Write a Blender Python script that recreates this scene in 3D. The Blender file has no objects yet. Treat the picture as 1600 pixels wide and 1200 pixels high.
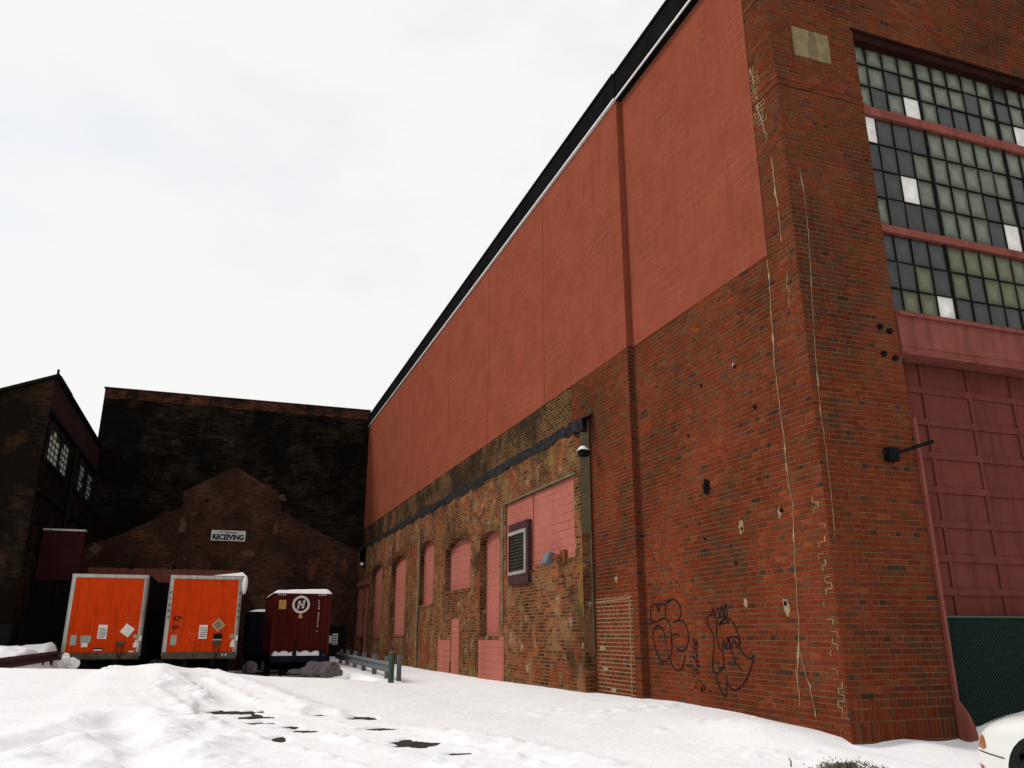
import bpy, bmesh, math, random
import numpy as np
from mathutils import Vector, Matrix, noise as mnoise
from mathutils.geometry import tessellate_polygon
R = math.radians
random.seed(11); rng = np.random.default_rng(11)
SC = bpy.context.scene; COL = SC.collection

# ---------------------------------------------------------------- camera
EYE = 1.40; FPX = 1257.0
PITCH = math.atan(388/FPX); YAW = R(19.47)
cam = bpy.data.cameras.new('camera'); cam.sensor_width = 36; cam.lens = FPX/1600*36
cam.clip_start = .05; cam.clip_end = 2000
co = bpy.data.objects.new('camera', cam); COL.objects.link(co)
co.location = (0, 0, EYE); co.rotation_euler = (R(90)+PITCH, 0, -YAW)
SC.camera = co
# ---------------------------------------------------------------- sky, sun, exposure
SUN_EL = 40; SUN_AZ = -62          # azimuth from +y, clockwise: light comes from the left and a little from behind the yard
w = bpy.data.worlds.new('World'); SC.world = w; w.use_nodes = True
n = w.node_tree.nodes; l = w.node_tree.links; n.clear()
wo = n.new('ShaderNodeOutputWorld'); mixs = n.new('ShaderNodeMixShader')
b1 = n.new('ShaderNodeBackground'); b2 = n.new('ShaderNodeBackground')
sk = n.new('ShaderNodeTexSky'); sk.sky_type = 'NISHITA'; sk.sun_disc = False
sk.sun_elevation = R(SUN_EL); sk.sun_rotation = R(SUN_AZ)
tc = n.new('ShaderNodeTexCoord'); mp = n.new('ShaderNodeMapping'); mp.inputs['Scale'].default_value = (1, 1, 2.0)
nz = n.new('ShaderNodeTexNoise'); nz.inputs['Scale'].default_value = 2.1; nz.inputs['Detail'].default_value = 7; nz.inputs['Roughness'].default_value = .55
rp = n.new('ShaderNodeValToRGB'); rp.color_ramp.elements[0].position = .34; rp.color_ramp.elements[1].position = .52
rp.color_ramp.elements[0].color = (.80, .80, .80, 1); rp.color_ramp.elements[1].color = (1, 1, 1, 1)
l.new(tc.outputs['Generated'], mp.inputs['Vector']); l.new(mp.outputs[0], nz.inputs['Vector']); l.new(nz.outputs['Fac'], rp.inputs[0])
l.new(sk.outputs[0], b1.inputs[0]); b1.inputs[1].default_value = .14
b2.inputs[0].default_value = (1, .995, .985, 1); b2.inputs[1].default_value = .68
l.new(rp.outputs[0], mixs.inputs[0]); l.new(b1.outputs[0], mixs.inputs[1]); l.new(b2.outputs[0], mixs.inputs[2]); l.new(mixs.outputs[0], wo.inputs[0])
sd = bpy.data.lights.new('sun', 'SUN'); sd.energy = 1.5; sd.angle = R(16); sd.color = (1, .96, .9)
so = bpy.data.objects.new('sun', sd); COL.objects.link(so)
sv = Vector((math.sin(R(SUN_AZ))*math.cos(R(SUN_EL)), math.cos(R(SUN_AZ))*math.cos(R(SUN_EL)), math.sin(R(SUN_EL))))
so.location = sv*60; so.rotation_euler = sv.to_track_quat('Z', 'Y').to_euler()
vs = SC.view_settings; vs.view_transform = 'Standard'; vs.look = 'None'; vs.exposure = .47; vs.gamma = 1; vs.use_curve_mapping = False

# ---------------------------------------------------------------- pixel -> place (a pixel is a direction; the plane gives the distance)
_fw = Vector((math.sin(YAW)*math.cos(PITCH), math.cos(YAW)*math.cos(PITCH), math.sin(PITCH)))
_rt = Vector((math.cos(YAW), -math.sin(YAW), 0)); _up = _rt.cross(_fw); _o = Vector((0, 0, EYE))
def ray(x, y): return _fw*FPX+_rt*(x-800)-_up*(y-600)
def PX(x, y, X): d = ray(x, y); return _o+d*(X/d.x)
def PY(x, y, Y): d = ray(x, y); return _o+d*(Y/d.y)
def PZ(x, y, Z=0): d = ray(x, y); return _o+d*((Z-EYE)/d.z)

# ---------------------------------------------------------------- object helpers
def tag(o, label=None, cat=None, group=None, kind=None):
    if label: o['label'] = label
    if cat: o['category'] = cat
    if group: o['group'] = group
    if kind: o['kind'] = kind
    return o
def thing(name, label, cat, loc=(0, 0, 0), rz=0, group=None):
    o = bpy.data.objects.new(name, None); COL.objects.link(o); o.empty_display_size = .2
    o.location = loc; o.rotation_euler = (0, 0, rz); return tag(o, label, cat, group)
def base_inv(p):
    m = Matrix.Identity(4)
    while p is not None:
        m = Matrix.Translation(p.location) @ p.rotation_euler.to_matrix().to_4x4() @ m if p.get('_pw') is None else m
        p = p.parent
    return m
class MB:
    """collects faces; build() links them as one mesh object. UVs are metres in the plane of each face."""
    def __init__(s): s.v = []; s.f = []; s.c = []; s.uv = {}
    def quad(s, *p, uv=None):
        i = len(s.v); s.v += [tuple(q) for q in p]; s.f.append(tuple(range(i, i+len(p))))
        if uv: s.uv[len(s.f)-1] = uv
        return s
    def box(s, a, b, rot=None, piv=None):
        x0, y0, z0 = a; x1, y1, z1 = b
        P = [(x0,y0,z0),(x1,y0,z0),(x1,y1,z0),(x0,y1,z0),(x0,y0,z1),(x1,y0,z1),(x1,y1,z1),(x0,y1,z1)]
        if rot is not None:
            c = Vector(piv) if piv is not None else Vector(((x0+x1)/2, (y0+y1)/2, (z0+z1)/2))
            P = [tuple(rot @ (Vector(q)-c)+c) for q in P]
        i = len(s.v); s.v += P
        s.f += [tuple(i+k for k in q) for q in ((0,3,2,1),(4,5,6,7),(0,1,5,4),(1,2,6,5),(2,3,7,6),(3,0,4,7))]
        return s
    def tube(s, pts, r, seg=8, cap=True):
        pts = [Vector(p) for p in pts]; rs = r if isinstance(r, (list, tuple)) else [r]*len(pts); rings = []
        for k, p in enumerate(pts):
            t = (pts[min(k+1, len(pts)-1)]-pts[max(k-1, 0)]).normalized()
            a = t.cross(Vector((0, 0, 1)) if abs(t.z) < .9 else Vector((1, 0, 0))).normalized(); b = t.cross(a)
            i = len(s.v); rings.append(i)
            s.v += [tuple(p+(a*math.cos(2*math.pi*j/seg)+b*math.sin(2*math.pi*j/seg))*rs[k]) for j in range(seg)]
        for k in range(len(pts)-1):
            for j in range(seg):
                a, b = rings[k], rings[k+1]; s.f.append((a+j, a+(j+1) % seg, b+(j+1) % seg, b+j))
        if cap: s.f.append(tuple(rings[0]+j for j in range(seg))); s.f.append(tuple(rings[-1]+j for j in reversed(range(seg))))
        return s
    def ribbon(s, pts, widths, nrm):
        """flat strip along pts lying in the plane with normal nrm"""
        pts = [Vector(p) for p in pts]; nrm = Vector(nrm)
        if not isinstance(widths, (list, tuple)): widths = [widths]*len(pts)
        i = len(s.v)
        for k, p in enumerate(pts):
            t = (pts[min(k+1, len(pts)-1)]-pts[max(k-1, 0)]).normalized(); a = t.cross(nrm).normalized()*widths[k]/2
            s.v += [tuple(p-a), tuple(p+a)]
        for k in range(len(pts)-1): s.f.append((i+2*k, i+2*k+1, i+2*k+3, i+2*k+2))
        return s
    def build(s, name, mat, parent=None, world=True, smooth=False, cols=None):
        me = bpy.data.meshes.new(name); me.from_pydata(s.v, [], s.f); me.update()
        uvl = me.uv_layers.new(name='UVMap').data
        for p in me.polygons:
            if p.index in s.uv:
                for li, t in zip(p.loop_indices, s.uv[p.index]): uvl[li].uv = t
                continue
            nn = p.normal; ax = max(range(3), key=lambda k: abs(nn[k]))
            for li in p.loop_indices:
                c = me.vertices[me.loops[li].vertex_index].co
                uvl[li].uv = (c.y, c.z) if ax == 0 else (c.x, c.z) if ax == 1 else (c.x, c.y)
        if smooth: me.polygons.foreach_set('use_smooth', [True]*len(me.polygons))
        if cols is not None:
            at = me.color_attributes.new('Col', 'FLOAT_COLOR', 'CORNER')
            buf = np.ones((len(me.loops), 4), dtype=np.float32)
            fc = np.asarray(cols, dtype=np.float32); tot = np.array([p.loop_total for p in me.polygons])
            buf[:, :3] = np.repeat(fc, tot, axis=0); at.data.foreach_set('color', buf.ravel())
        me.materials.append(mat)
        o = bpy.data.objects.new(name, me); COL.objects.link(o)
        if parent is not None:
            o.parent = parent
            if world:
                m = Matrix.Identity(4); q = parent
                while q is not None:
                    m = (Matrix.Translation(q.location) @ q.rotation_euler.to_matrix().to_4x4() if q.type == 'EMPTY' else q.matrix_parent_inverse) @ m; q = q.parent
                o.matrix_parent_inverse = m.inverted()
        return o
def bevel(o, wd=.01, seg=2):
    md = o.modifiers.new('bevel', 'BEVEL'); md.width = wd; md.segments = seg; md.limit_method = 'ANGLE'; return o
def box(name, a, b, mat, parent=None, world=True): return MB().box(a, b).build(name, mat, parent, world)
def poly_fill(outer, holes):
    polys = [[Vector((a, b, 0)) for a, b in outer]]+[[Vector((a, b, 0)) for a, b in h] for h in holes]
    return [q for p in polys for q in p], tessellate_polygon(polys)
def catmull(pts, k=8):
    P = [Vector(p) for p in pts]; P = [P[0]*2-P[1]]+P+[P[-1]*2-P[-2]]; out = []
    for i in range(1, len(P)-2):
        a, b, c, d = P[i-1:i+3]
        for j in range(k):
            t = j/k; out.append(.5*((2*b)+(c-a)*t+(2*a-5*b+4*c-d)*t*t+(3*b-a-3*c+d)*t**3))
    return out+[P[-2]]

# ---------------------------------------------------------------- materials
def nodemat(name):
    m = bpy.data.materials.new(name); m.use_nodes = True; nt = m.node_tree; return m, nt.nodes, nt.links, nt.nodes['Principled BSDF']
def N(nodes, typ, **kw):
    x = nodes.new(typ)
    for k, v in kw.items():
        if k in x.inputs: x.inputs[k].default_value = v
        else: setattr(x, k, v)
    return x
def ramp(nodes, stops):
    r = nodes.new('ShaderNodeValToRGB'); e = r.color_ramp.elements
    while len(e) < len(stops): e.new(.5)
    for k, (p, c) in enumerate(stops): e[k].position = p; e[k].color = (*c, 1) if len(c) == 3 else c
    return r
def mixc(nodes, links, fac, a, b, blend='MIX'):
    m = nodes.new('ShaderNodeMix'); m.data_type = 'RGBA'; m.blend_type = blend
    for sock, val in ((m.inputs[0], fac), (m.inputs[6], a), (m.inputs[7], b)):
        if hasattr(val, 'is_output'): links.new(val, sock)
        else: sock.default_value = val if not isinstance(val, tuple) or len(val) == 4 else (*val, 1)
    return m.outputs[2]
def bump(nodes, links, bs, h, dist=.01, strength=.6, nrm=None):
    b = N(nodes, 'ShaderNodeBump', Distance=dist, Strength=strength); links.new(h, b.inputs['Height'])
    if nrm: links.new(nrm, b.inputs['Normal'])
    links.new(b.outputs[0], bs.inputs['Normal']); return b.outputs[0]
def plain(name, col, rough=.7, var=.18, scale=3.0, metal=0, bmp=.0, dirt=None):
    """paint / metal / stone with uneven tone and optional dirt streaks"""
    m, nd, lk, bs = nodemat(name); g = N(nd, 'ShaderNodeNewGeometry')
    nz = N(nd, 'ShaderNodeTexNoise', Scale=scale, Detail=6.0, Roughness=.65); lk.new(g.outputs['Position'], nz.inputs['Vector'])
    r = ramp(nd, [(.3, tuple(c*(1-var) for c in col)), (.7, tuple(min(1, c*(1+var)) for c in col))]); lk.new(nz.outputs['Fac'], r.inputs[0])
    out = r.outputs[0]
    if dirt:
        mp = N(nd, 'ShaderNodeMapping', Scale=(4, 4, .5)); lk.new(g.outputs['Position'], mp.inputs['Vector'])
        n2 = N(nd, 'ShaderNodeTexNoise', Scale=1.6, Detail=5.0); lk.new(mp.outputs[0], n2.inputs['Vector'])
        r2 = ramp(nd, [(.48, (0, 0, 0)), (.72, (1, 1, 1))]); lk.new(n2.outputs['Fac'], r2.inputs[0])
        sc = N(nd, 'ShaderNodeMath', operation='MULTIPLY'); sc.inputs[1].default_value = dirt[1]; lk.new(r2.outputs[0], sc.inputs[0])
        out = mixc(nd, lk, sc.outputs[0], out, dirt[0])
    lk.new(out, bs.inputs['Base Color']); bs.inputs['Roughness'].default_value = rough; bs.inputs['Metallic'].default_value = metal
    if rough > .52: bs.inputs['Specular IOR Level'].default_value = 0
    if bmp:
        n3 = N(nd, 'ShaderNodeTexNoise', Scale=scale*9, Detail=4.0); lk.new(g.outputs['Position'], n3.inputs['Vector']); bump(nd, lk, bs, n3.outputs['Fac'], bmp, .7)
    return m
def brickmat(name, c1, c2, mortar, bw=.235, rh=.083, ms=.011, stains=(), bmp=.012, rough=.85, var=.5):
    """brick courses from UV metres: per-brick tone, recessed joints, stains given as (colour, amount, scale, threshold)"""
    m, nd, lk, bs = nodemat(name); uv = N(nd, 'ShaderNodeUVMap')
    wob = N(nd, 'ShaderNodeTexNoise', Scale=2.3, Detail=2.0); lk.new(uv.outputs[0], wob.inputs['Vector'])
    ad = N(nd, 'ShaderNodeVectorMath', operation='MULTIPLY_ADD'); ad.inputs[1].default_value = (.02, .02, 0)
    lk.new(wob.outputs['Color'], ad.inputs[0]); lk.new(uv.outputs[0], ad.inputs[2])
    bt = N(nd, 'ShaderNodeTexBrick', Scale=1.0); bt.inputs['Color1'].default_value = (0, 0, 0, 1); bt.inputs['Color2'].default_value = (1, 1, 1, 1)
    bt.inputs['Mortar'].default_value = (.5, .5, .5, 1); bt.inputs['Mortar Size'].default_value = ms; bt.inputs['Mortar Smooth'].default_value = .2
    bt.inputs['Brick Width'].default_value = bw; bt.inputs['Row Height'].default_value = rh; bt.inputs['Bias'].default_value = 0
    lk.new(ad.outputs[0], bt.inputs['Vector'])
    r = ramp(nd, [(0, tuple(c*.6 for c in c2)), (.18, c2), (.55, c1), (1, tuple(min(1, c*1.35) for c in c1))]); lk.new(bt.outputs['Color'], r.inputs[0])
    n1 = N(nd, 'ShaderNodeTexNoise', Scale=.55, Detail=5.0, Roughness=.6); lk.new(uv.outputs[0], n1.inputs['Vector'])
    r1 = ramp(nd, [(.35, (1-var,)*3), (.65, (1+var*.4,)*3)]); lk.new(n1.outputs['Fac'], r1.inputs[0])
    out = mixc(nd, lk, 1.0, r.outputs[0], r1.outputs[0], 'MULTIPLY')
    out = mixc(nd, lk, bt.outputs['Fac'], out, mortar)
    for k, (c, amt, sc, th) in enumerate(stains):
        n2 = N(nd, 'ShaderNodeTexNoise', Scale=sc, Detail=7.0, Roughness=.7); mp = N(nd, 'ShaderNodeMapping', Location=(k*17.3, k*5.1, 0), Scale=(1, .8, 1))
        lk.new(uv.outputs[0], mp.inputs['Vector']); lk.new(mp.outputs[0], n2.inputs['Vector'])
        r2 = ramp(nd, [(th, (0, 0, 0)), (th+.10, (amt,)*3)]); lk.new(n2.outputs['Fac'], r2.inputs[0])
        out = mixc(nd, lk, r2.outputs[0], out, c)
    lk.new(out, bs.inputs['Base Color']); bs.inputs['Roughness'].default_value = rough; bs.inputs['Specular IOR Level'].default_value = 0
    n3 = N(nd, 'ShaderNodeTexNoise', Scale=45.0, Detail=3.0); lk.new(uv.outputs[0], n3.inputs['Vector'])
    inv = N(nd, 'ShaderNodeMath', operation='MULTIPLY_ADD'); inv.inputs[1].default_value = -1.0; lk.new(bt.outputs['Fac'], inv.inputs[0])
    sc3 = N(nd, 'ShaderNodeMath', operation='MULTIPLY'); sc3.inputs[1].default_value = .5; lk.new(n3.outputs['Fac'], sc3.inputs[0]); lk.new(sc3.outputs[0], inv.inputs[2])
    bump(nd, lk, bs, inv.outputs[0], bmp, .8)
    return m
def vertbrick(name, use_obj):
    m, nd, lk, bs = nodemat(name); g = N(nd, 'ShaderNodeNewGeometry')
    src = N(nd, 'ShaderNodeObjectInfo').outputs['Color'] if use_obj else N(nd, 'ShaderNodeVertexColor', layer_name='Col').outputs['Color']
    nz = N(nd, 'ShaderNodeTexNoise', Scale=26.0, Detail=5.0, Roughness=.7); lk.new(g.outputs['Position'], nz.inputs['Vector'])
    r = ramp(nd, [(.3, (.62,)*3), (.7, (1.25,)*3)]); lk.new(nz.outputs['Fac'], r.inputs[0])
    out = mixc(nd, lk, 1.0, src, r.outputs[0], 'MULTIPLY')
    # soot and lime wash with shapes of their own
    n2 = N(nd, 'ShaderNodeTexNoise', Scale=1.3, Detail=8.0, Roughness=.72); lk.new(g.outputs['Position'], n2.inputs['Vector'])
    r2 = ramp(nd, [(.55, (0, 0, 0)), (.72, (.5,)*3)]); lk.new(n2.outputs['Fac'], r2.inputs[0])
    out = mixc(nd, lk, r2.outputs[0], out, (.085, .040, .020))
    lk.new(out, bs.inputs['Base Color']); bs.inputs['Roughness'].default_value = .85; bs.inputs['Specular IOR Level'].default_value = 0
    n3 = N(nd, 'ShaderNodeTexNoise', Scale=70.0, Detail=3.0); lk.new(g.outputs['Position'], n3.inputs['Vector']); bump(nd, lk, bs, n3.outputs['Fac'], .006, .6)
    return m
def stuccomat(name, col, dark, blocks=(.42, .21), vis=.85, streak=.45, light=None):
    """paint over blockwork: the courses show faintly as relief and hairlines, with uneven fading"""
    m, nd, lk, bs = nodemat(name); uv = N(nd, 'ShaderNodeUVMap')
    n1 = N(nd, 'ShaderNodeTexNoise', Scale=.8, Detail=8.0, Roughness=.68); lk.new(uv.outputs[0], n1.inputs['Vector'])
    r1 = ramp(nd, [(.32, tuple(c*.86 for c in col)), (.52, col), (.72, tuple(min(1, c*1.13) for c in col))]); lk.new(n1.outputs['Fac'], r1.inputs[0])
    mp = N(nd, 'ShaderNodeMapping', Scale=(5.0, .35, 1)); lk.new(uv.outputs[0], mp.inputs['Vector'])
    n2 = N(nd, 'ShaderNodeTexNoise', Scale=1.0, Detail=6.0, Roughness=.6); lk.new(mp.outputs[0], n2.inputs['Vector'])
    r2 = ramp(nd, [(.5, (0, 0, 0)), (.8, (streak,)*3)]); lk.new(n2.outputs['Fac'], r2.inputs[0])
    out = mixc(nd, lk, r2.outputs[0], r1.outputs[0], dark)
    wob = N(nd, 'ShaderNodeTexNoise', Scale=1.7, Detail=3.0); lk.new(uv.outputs[0], wob.inputs['Vector'])
    ad = N(nd, 'ShaderNodeVectorMath', operation='MULTIPLY_ADD'); ad.inputs[1].default_value = (.03, .03, 0)
    lk.new(wob.outputs['Color'], ad.inputs[0]); lk.new(uv.outputs[0], ad.inputs[2])
    bt = N(nd, 'ShaderNodeTexBrick', Scale=1.0); bt.inputs['Color1'].default_value = (.35,)*3+(1,); bt.inputs['Color2'].default_value = (.65,)*3+(1,)
    bt.inputs['Mortar Size'].default_value = .012; bt.inputs['Mortar Smooth'].default_value = .8
    bt.inputs['Brick Width'].default_value = blocks[0]; bt.inputs['Row Height'].default_value = blocks[1]; lk.new(ad.outputs[0], bt.inputs['Vector'])
    n4 = N(nd, 'ShaderNodeTexNoise', Scale=1.1, Detail=4.0); lk.new(uv.outputs[0], n4.inputs['Vector'])
    r4 = ramp(nd, [(.45, (.12,)*3), (.62, (1,)*3)]); lk.new(n4.outputs['Fac'], r4.inputs[0])
    mk = N(nd, 'ShaderNodeMath', operation='MULTIPLY'); lk.new(bt.outputs['Fac'], mk.inputs[0]); lk.new(r4.outputs[0], mk.inputs[1])
    mv = N(nd, 'ShaderNodeMath', operation='MULTIPLY'); mv.inputs[1].default_value = vis; lk.new(mk.outputs[0], mv.inputs[0])
    out = mixc(nd, lk, mv.outputs[0], out, light or dark)
    tone = ramp(nd, [(0, (.90,)*3), (1, (1.10,)*3)]); lk.new(bt.outputs['Color'], tone.inputs[0])
    out = mixc(nd, lk, 1.0, out, tone.outputs[0], 'MULTIPLY')
    lk.new(out, bs.inputs['Base Color']); bs.inputs['Roughness'].default_value = .75; bs.inputs['Specular IOR Level'].default_value = 0
    n3 = N(nd, 'ShaderNodeTexNoise', Scale=14.0, Detail=6.0, Roughness=.7); lk.new(uv.outputs[0], n3.inputs['Vector'])
    hh = N(nd, 'ShaderNodeMath', operation='SUBTRACT'); lk.new(n3.outputs['Fac'], hh.inputs[0]); lk.new(mk.outputs[0], hh.inputs[1])
    bump(nd, lk, bs, hh.outputs[0], .012, .7)
    return m
def panemat(name, col, edge, rough, spec=.16):
    m, nd, lk, bs = nodemat(name); uv = N(nd, 'ShaderNodeUVMap'); sp = N(nd, 'ShaderNodeSeparateXYZ'); lk.new(uv.outputs[0], sp.inputs[0])
    def tent(sk_):
        a = N(nd, 'ShaderNodeMath', operation='SUBTRACT'); a.inputs[1].default_value = .5; lk.new(sk_, a.inputs[0])
        b = N(nd, 'ShaderNodeMath', operation='ABSOLUTE'); lk.new(a.outputs[0], b.inputs[0]); return b.outputs[0]
    mx = N(nd, 'ShaderNodeMath', operation='MAXIMUM'); lk.new(tent(sp.outputs[0]), mx.inputs[0]); lk.new(tent(sp.outputs[1]), mx.inputs[1])
    g = N(nd, 'ShaderNodeNewGeometry'); nz = N(nd, 'ShaderNodeTexNoise', Scale=5.0, Detail=6.0); lk.new(g.outputs['Position'], nz.inputs['Vector'])
    s = N(nd, 'ShaderNodeMath', operation='MULTIPLY_ADD'); s.inputs[1].default_value = .35; lk.new(nz.outputs['Fac'], s.inputs[0]); lk.new(mx.outputs[0], s.inputs[2])
    r = ramp(nd, [(.34, (0, 0, 0)), (.66, (1, 1, 1))]); lk.new(s.outputs[0], r.inputs[0])
    r0 = ramp(nd, [(.3, tuple(c*.72 for c in col)), (.7, tuple(min(1, c*1.2) for c in col))]); lk.new(nz.outputs['Fac'], r0.inputs[0])
    lk.new(mixc(nd, lk, r.outputs[0], r0.outputs[0], edge), bs.inputs['Base Color']); bs.inputs['Roughness'].default_value = rough; bs.inputs['Specular IOR Level'].default_value = spec
    return m
def snowmat(name, col=(.83, .825, .835), dirt=0.0):
    m, nd, lk, bs = nodemat(name); g = N(nd, 'ShaderNodeNewGeometry')
    nz = N(nd, 'ShaderNodeTexNoise', Scale=1.4, Detail=8.0, Roughness=.65); lk.new(g.outputs['Position'], nz.inputs['Vector'])
    r = ramp(nd, [(.3, tuple(c*(.93-dirt) for c in col)), (.65, col)]); lk.new(nz.outputs['Fac'], r.inputs[0])
    lk.new(r.outputs[0], bs.inputs['Base Color']); bs.inputs['Roughness'].default_value = .65; bs.inputs['Specular IOR Level'].default_value = 0
    n1 = N(nd, 'ShaderNodeTexNoise', Scale=9.0, Detail=6.0, Roughness=.7); lk.new(g.outputs['Position'], n1.inputs['Vector']); bump(nd, lk, bs, n1.outputs['Fac'], .05, .5)
    return m
M = {}
BRICK = (.132, .0262, .0112)
M['stucco'] = stuccomat('terracotta_paint', (.203, .053, .029), (.135, .034, .019), light=(.33, .125, .085))
M['pink'] = stuccomat('pink_paint_on_block', (.33, .110, .083), (.19, .052, .034), (.40, .20), .75, .2)
M['pinksteel'] = plain('pink_painted_steel', (.205, .065, .050), .55, .14, 2, dirt=((.10, .034, .024), .6))
M['doorpaint'] = plain('oxide_red_door_paint', (.135, .038, .030), .6, .12, 2, dirt=((.075, .022, .016), .6))
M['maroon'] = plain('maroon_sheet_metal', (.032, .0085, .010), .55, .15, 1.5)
M['browntin'] = plain('brown_sheet_metal', (.024, .0125, .0115), .6, .2, 1.5)
M['mortar'] = plain('tan_mortar', (.138, .074, .039), .95, .3, 6, bmp=.004)
M['lime'] = plain('pale_crack_mortar', (.235, .175, .10), .95, .35, 9, bmp=.004)
M['brick_attr'] = vertbrick('fired_brick', False); M['brick_obj'] = vertbrick('fired_brick_single', True)
M['old'] = brickmat('weathered_old_brick', (.165, .050, .020), (.075, .030, .017), (.165, .100, .052), stains=(((.21, .125, .058), .55, 1.3, .50), ((.030, .019, .012), .8, .42, .52), ((.18, .038, .014), .75, .7, .54), ((.155, .125, .035), .7, .38, .55), ((.030, .020, .014), .7, 2.6, .57), ((.36, .28, .19), .75, 2.4, .585)), var=.6)
M['sootstrip'] = brickmat('sooty_band_brick', (.075, .034, .017), (.036, .020, .013), (.17, .105, .048), stains=(((.020, .015, .011), .85, .5, .44), ((.16, .065, .022), .6, 1.4, .56)))
M['spandrel'] = brickmat('facade_brick', BRICK, (.085, .024, .012), (.11, .05, .028), ms=.008, stains=(((.05, .03, .025), .6, .7, .5), ((.22, .14, .12), .45, 1.3, .6)))
M['black'] = brickmat('soot_black_brick', (.0150, .0108, .0078), (.0065, .005, .004), (.020, .015, .010), stains=(((.045, .031, .020), .7, 1.6, .57), ((.004, .0035, .003), .85, .3, .46)), var=.7, bw=.6, rh=.16, ms=.016)
M['gable'] = brickmat('brown_gable_brick', (.074, .032, .0205), (.046, .0225, .0155), (.066, .035, .024), stains=(((.022, .013, .009), .7, .45, .46), ((.12, .055, .03), .6, 1.1, .66)))
M['parapet'] = brickmat('red_parapet_brick', (.085, .026, .014), (.03, .014, .009), (.045, .028, .018), stains=(((.010, .008, .006), .9, .9, .47),))
M['leftbrick'] = brickmat('dark_left_brick', (.034, .017, .010), (.014, .009, .006), (.026, .017, .011), stains=(((.006, .005, .004), .9, .25, .42), ((.055, .026, .011), .5, .8, .56)))
M['roofblack'] = plain('black_roof_membrane', (.008, .008, .0085), .9, .3, 1.2)
M['flash'] = plain('tar_flashing', (.022, .022, .024), .6, .5, 4, bmp=.02)
M['white'] = plain('white_trim_paint', (.62, .60, .57), .5, .1, 2)
M['stone'] = plain('weathered_limestone', (.19, .145, .08), .85, .25, 5, dirt=((.07, .055, .03), .7), bmp=.004)
M['concrete'] = plain('green_grey_concrete', (.13, .11, .065), .9, .3, 3, bmp=.006)
M['iron'] = plain('black_iron', (.010, .010, .011), .6, .3, 8)
M['rust'] = plain('rusted_iron', (.16, .05, .02), .9, .4, 20, bmp=.004)
M['steelbrown'] = plain('brown_louver_frame', (.055, .026, .027), .6, .15, 4)
M['alu'] = plain('weathered_aluminium', (.36, .35, .31), .45, .18, 4, metal=.35, dirt=((.12, .10, .07), .6))
M['galv'] = plain('galvanised_steel', (.13, .135, .15), .55, .2, 5, metal=.2)
M['lintel'] = plain('oxide_black_lintel', (.022, .009, .007), .8, .3, 4)
M['muntin'] = plain('black_steel_muntin', (.014, .013, .012), .6, .2, 5)
M['paneG'] = panemat('milky_green_glass', (.150, .166, .122), (.040, .046, .028), .3)
M['paneY'] = panemat('mossy_green_glass', (.125, .130, .075), (.048, .050, .026), .35)
M['paneD'] = panemat('dark_grey_glass', (.044, .046, .045), (.024, .025, .024), .25, .2)
M['paneW'] = panemat('white_panel_and_daylight', (.72, .70, .66), (.60, .58, .54), .5)  # white boards; also paints the daylight seen through one broken pane
M['paneL'] = panemat('painted_sky_far_glass', (.50, .52, .46), (.26, .28, .24), .3)  # pale base colour holds the sky reflected in and passing through the panes
M['greenmesh'] = plain('dark_green_windscreen', (.011, .019, .019), .9, .2, 30, bmp=.01)
M['snow'] = snowmat('snow'); M['dirtysnow'] = snowmat('dirty_snow', (.17, .145, .15), .45)
M['asphalt'] = plain('wet_asphalt', (.050, .042, .040), .6, .4, 12, bmp=.01)
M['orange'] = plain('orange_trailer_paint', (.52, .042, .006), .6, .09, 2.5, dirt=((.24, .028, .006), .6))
M['container'] = plain('maroon_container_paint', (.085, .014, .012), .6, .15, 2, dirt=((.035, .008, .006), .6))
M['navy'] = plain('navy_steel', (.012, .013, .022), .6, .2, 3)
M['chassis'] = plain('grimy_black_steel', (.012, .011, .011), .7, .3, 5)
M['grime'] = plain('grimy_bottom_rail', (.075, .065, .045), .75, .5, 6)
M['rubber'] = plain('tyre_rubber', (.014, .014, .014), .85, .2, 6)
M['paper'] = plain('white_sticker', (.66, .63, .58), .6, .08, 5)
M['greyplate'] = plain('grey_plate', (.27, .27, .22), .5, .12, 6)
M['amberplate'] = plain('amber_plate', (.48, .22, .04), .5, .15, 6)
M['diamond'] = plain('tan_placard', (.34, .22, .11), .5, .1, 6)
M['ink'] = plain('black_ink', (.010, .009, .009), .6, .1, 8)
M['yellow'] = plain('yellow_sticker', (.52, .25, .02), .5, .15, 9)
M['signwhite'] = plain('sign_white', (.60, .60, .57), .5, .06, 3)
M['green'] = plain('dark_green_post_paint', (.010, .040, .022), .45, .2, 6)
M['spray'] = plain('black_spray_paint', (.018, .013, .013), .7, .3, 20)
M['carpaint'] = plain('white_car_paint', (.62, .62, .585), .22, .03, 1)
M['carglass'] = plain('car_glass', (.012, .014, .015), .08, .1, 1)
M['amberlens'] = plain('amber_lens', (.30, .10, .03), .15, .2, 12)
M['clearlens'] = plain('headlamp_lens', (.16, .12, .11), .12, .2, 12)
M['redlens'] = plain('red_lens', (.30, .03, .02), .2, .2, 12)
M['chrome'] = plain('wheel_alloy', (.38, .38, .38), .35, .1, 5, metal=.8)
M['leaf'] = plain('grey_green_foliage', (.150, .140, .105), .8, .4, 9)
M['bark'] = plain('brown_stem', (.06, .045, .03), .9, .3, 10)
M['straw'] = plain('dry_stalk', (.12, .09, .05), .9, .2, 10)

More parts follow.
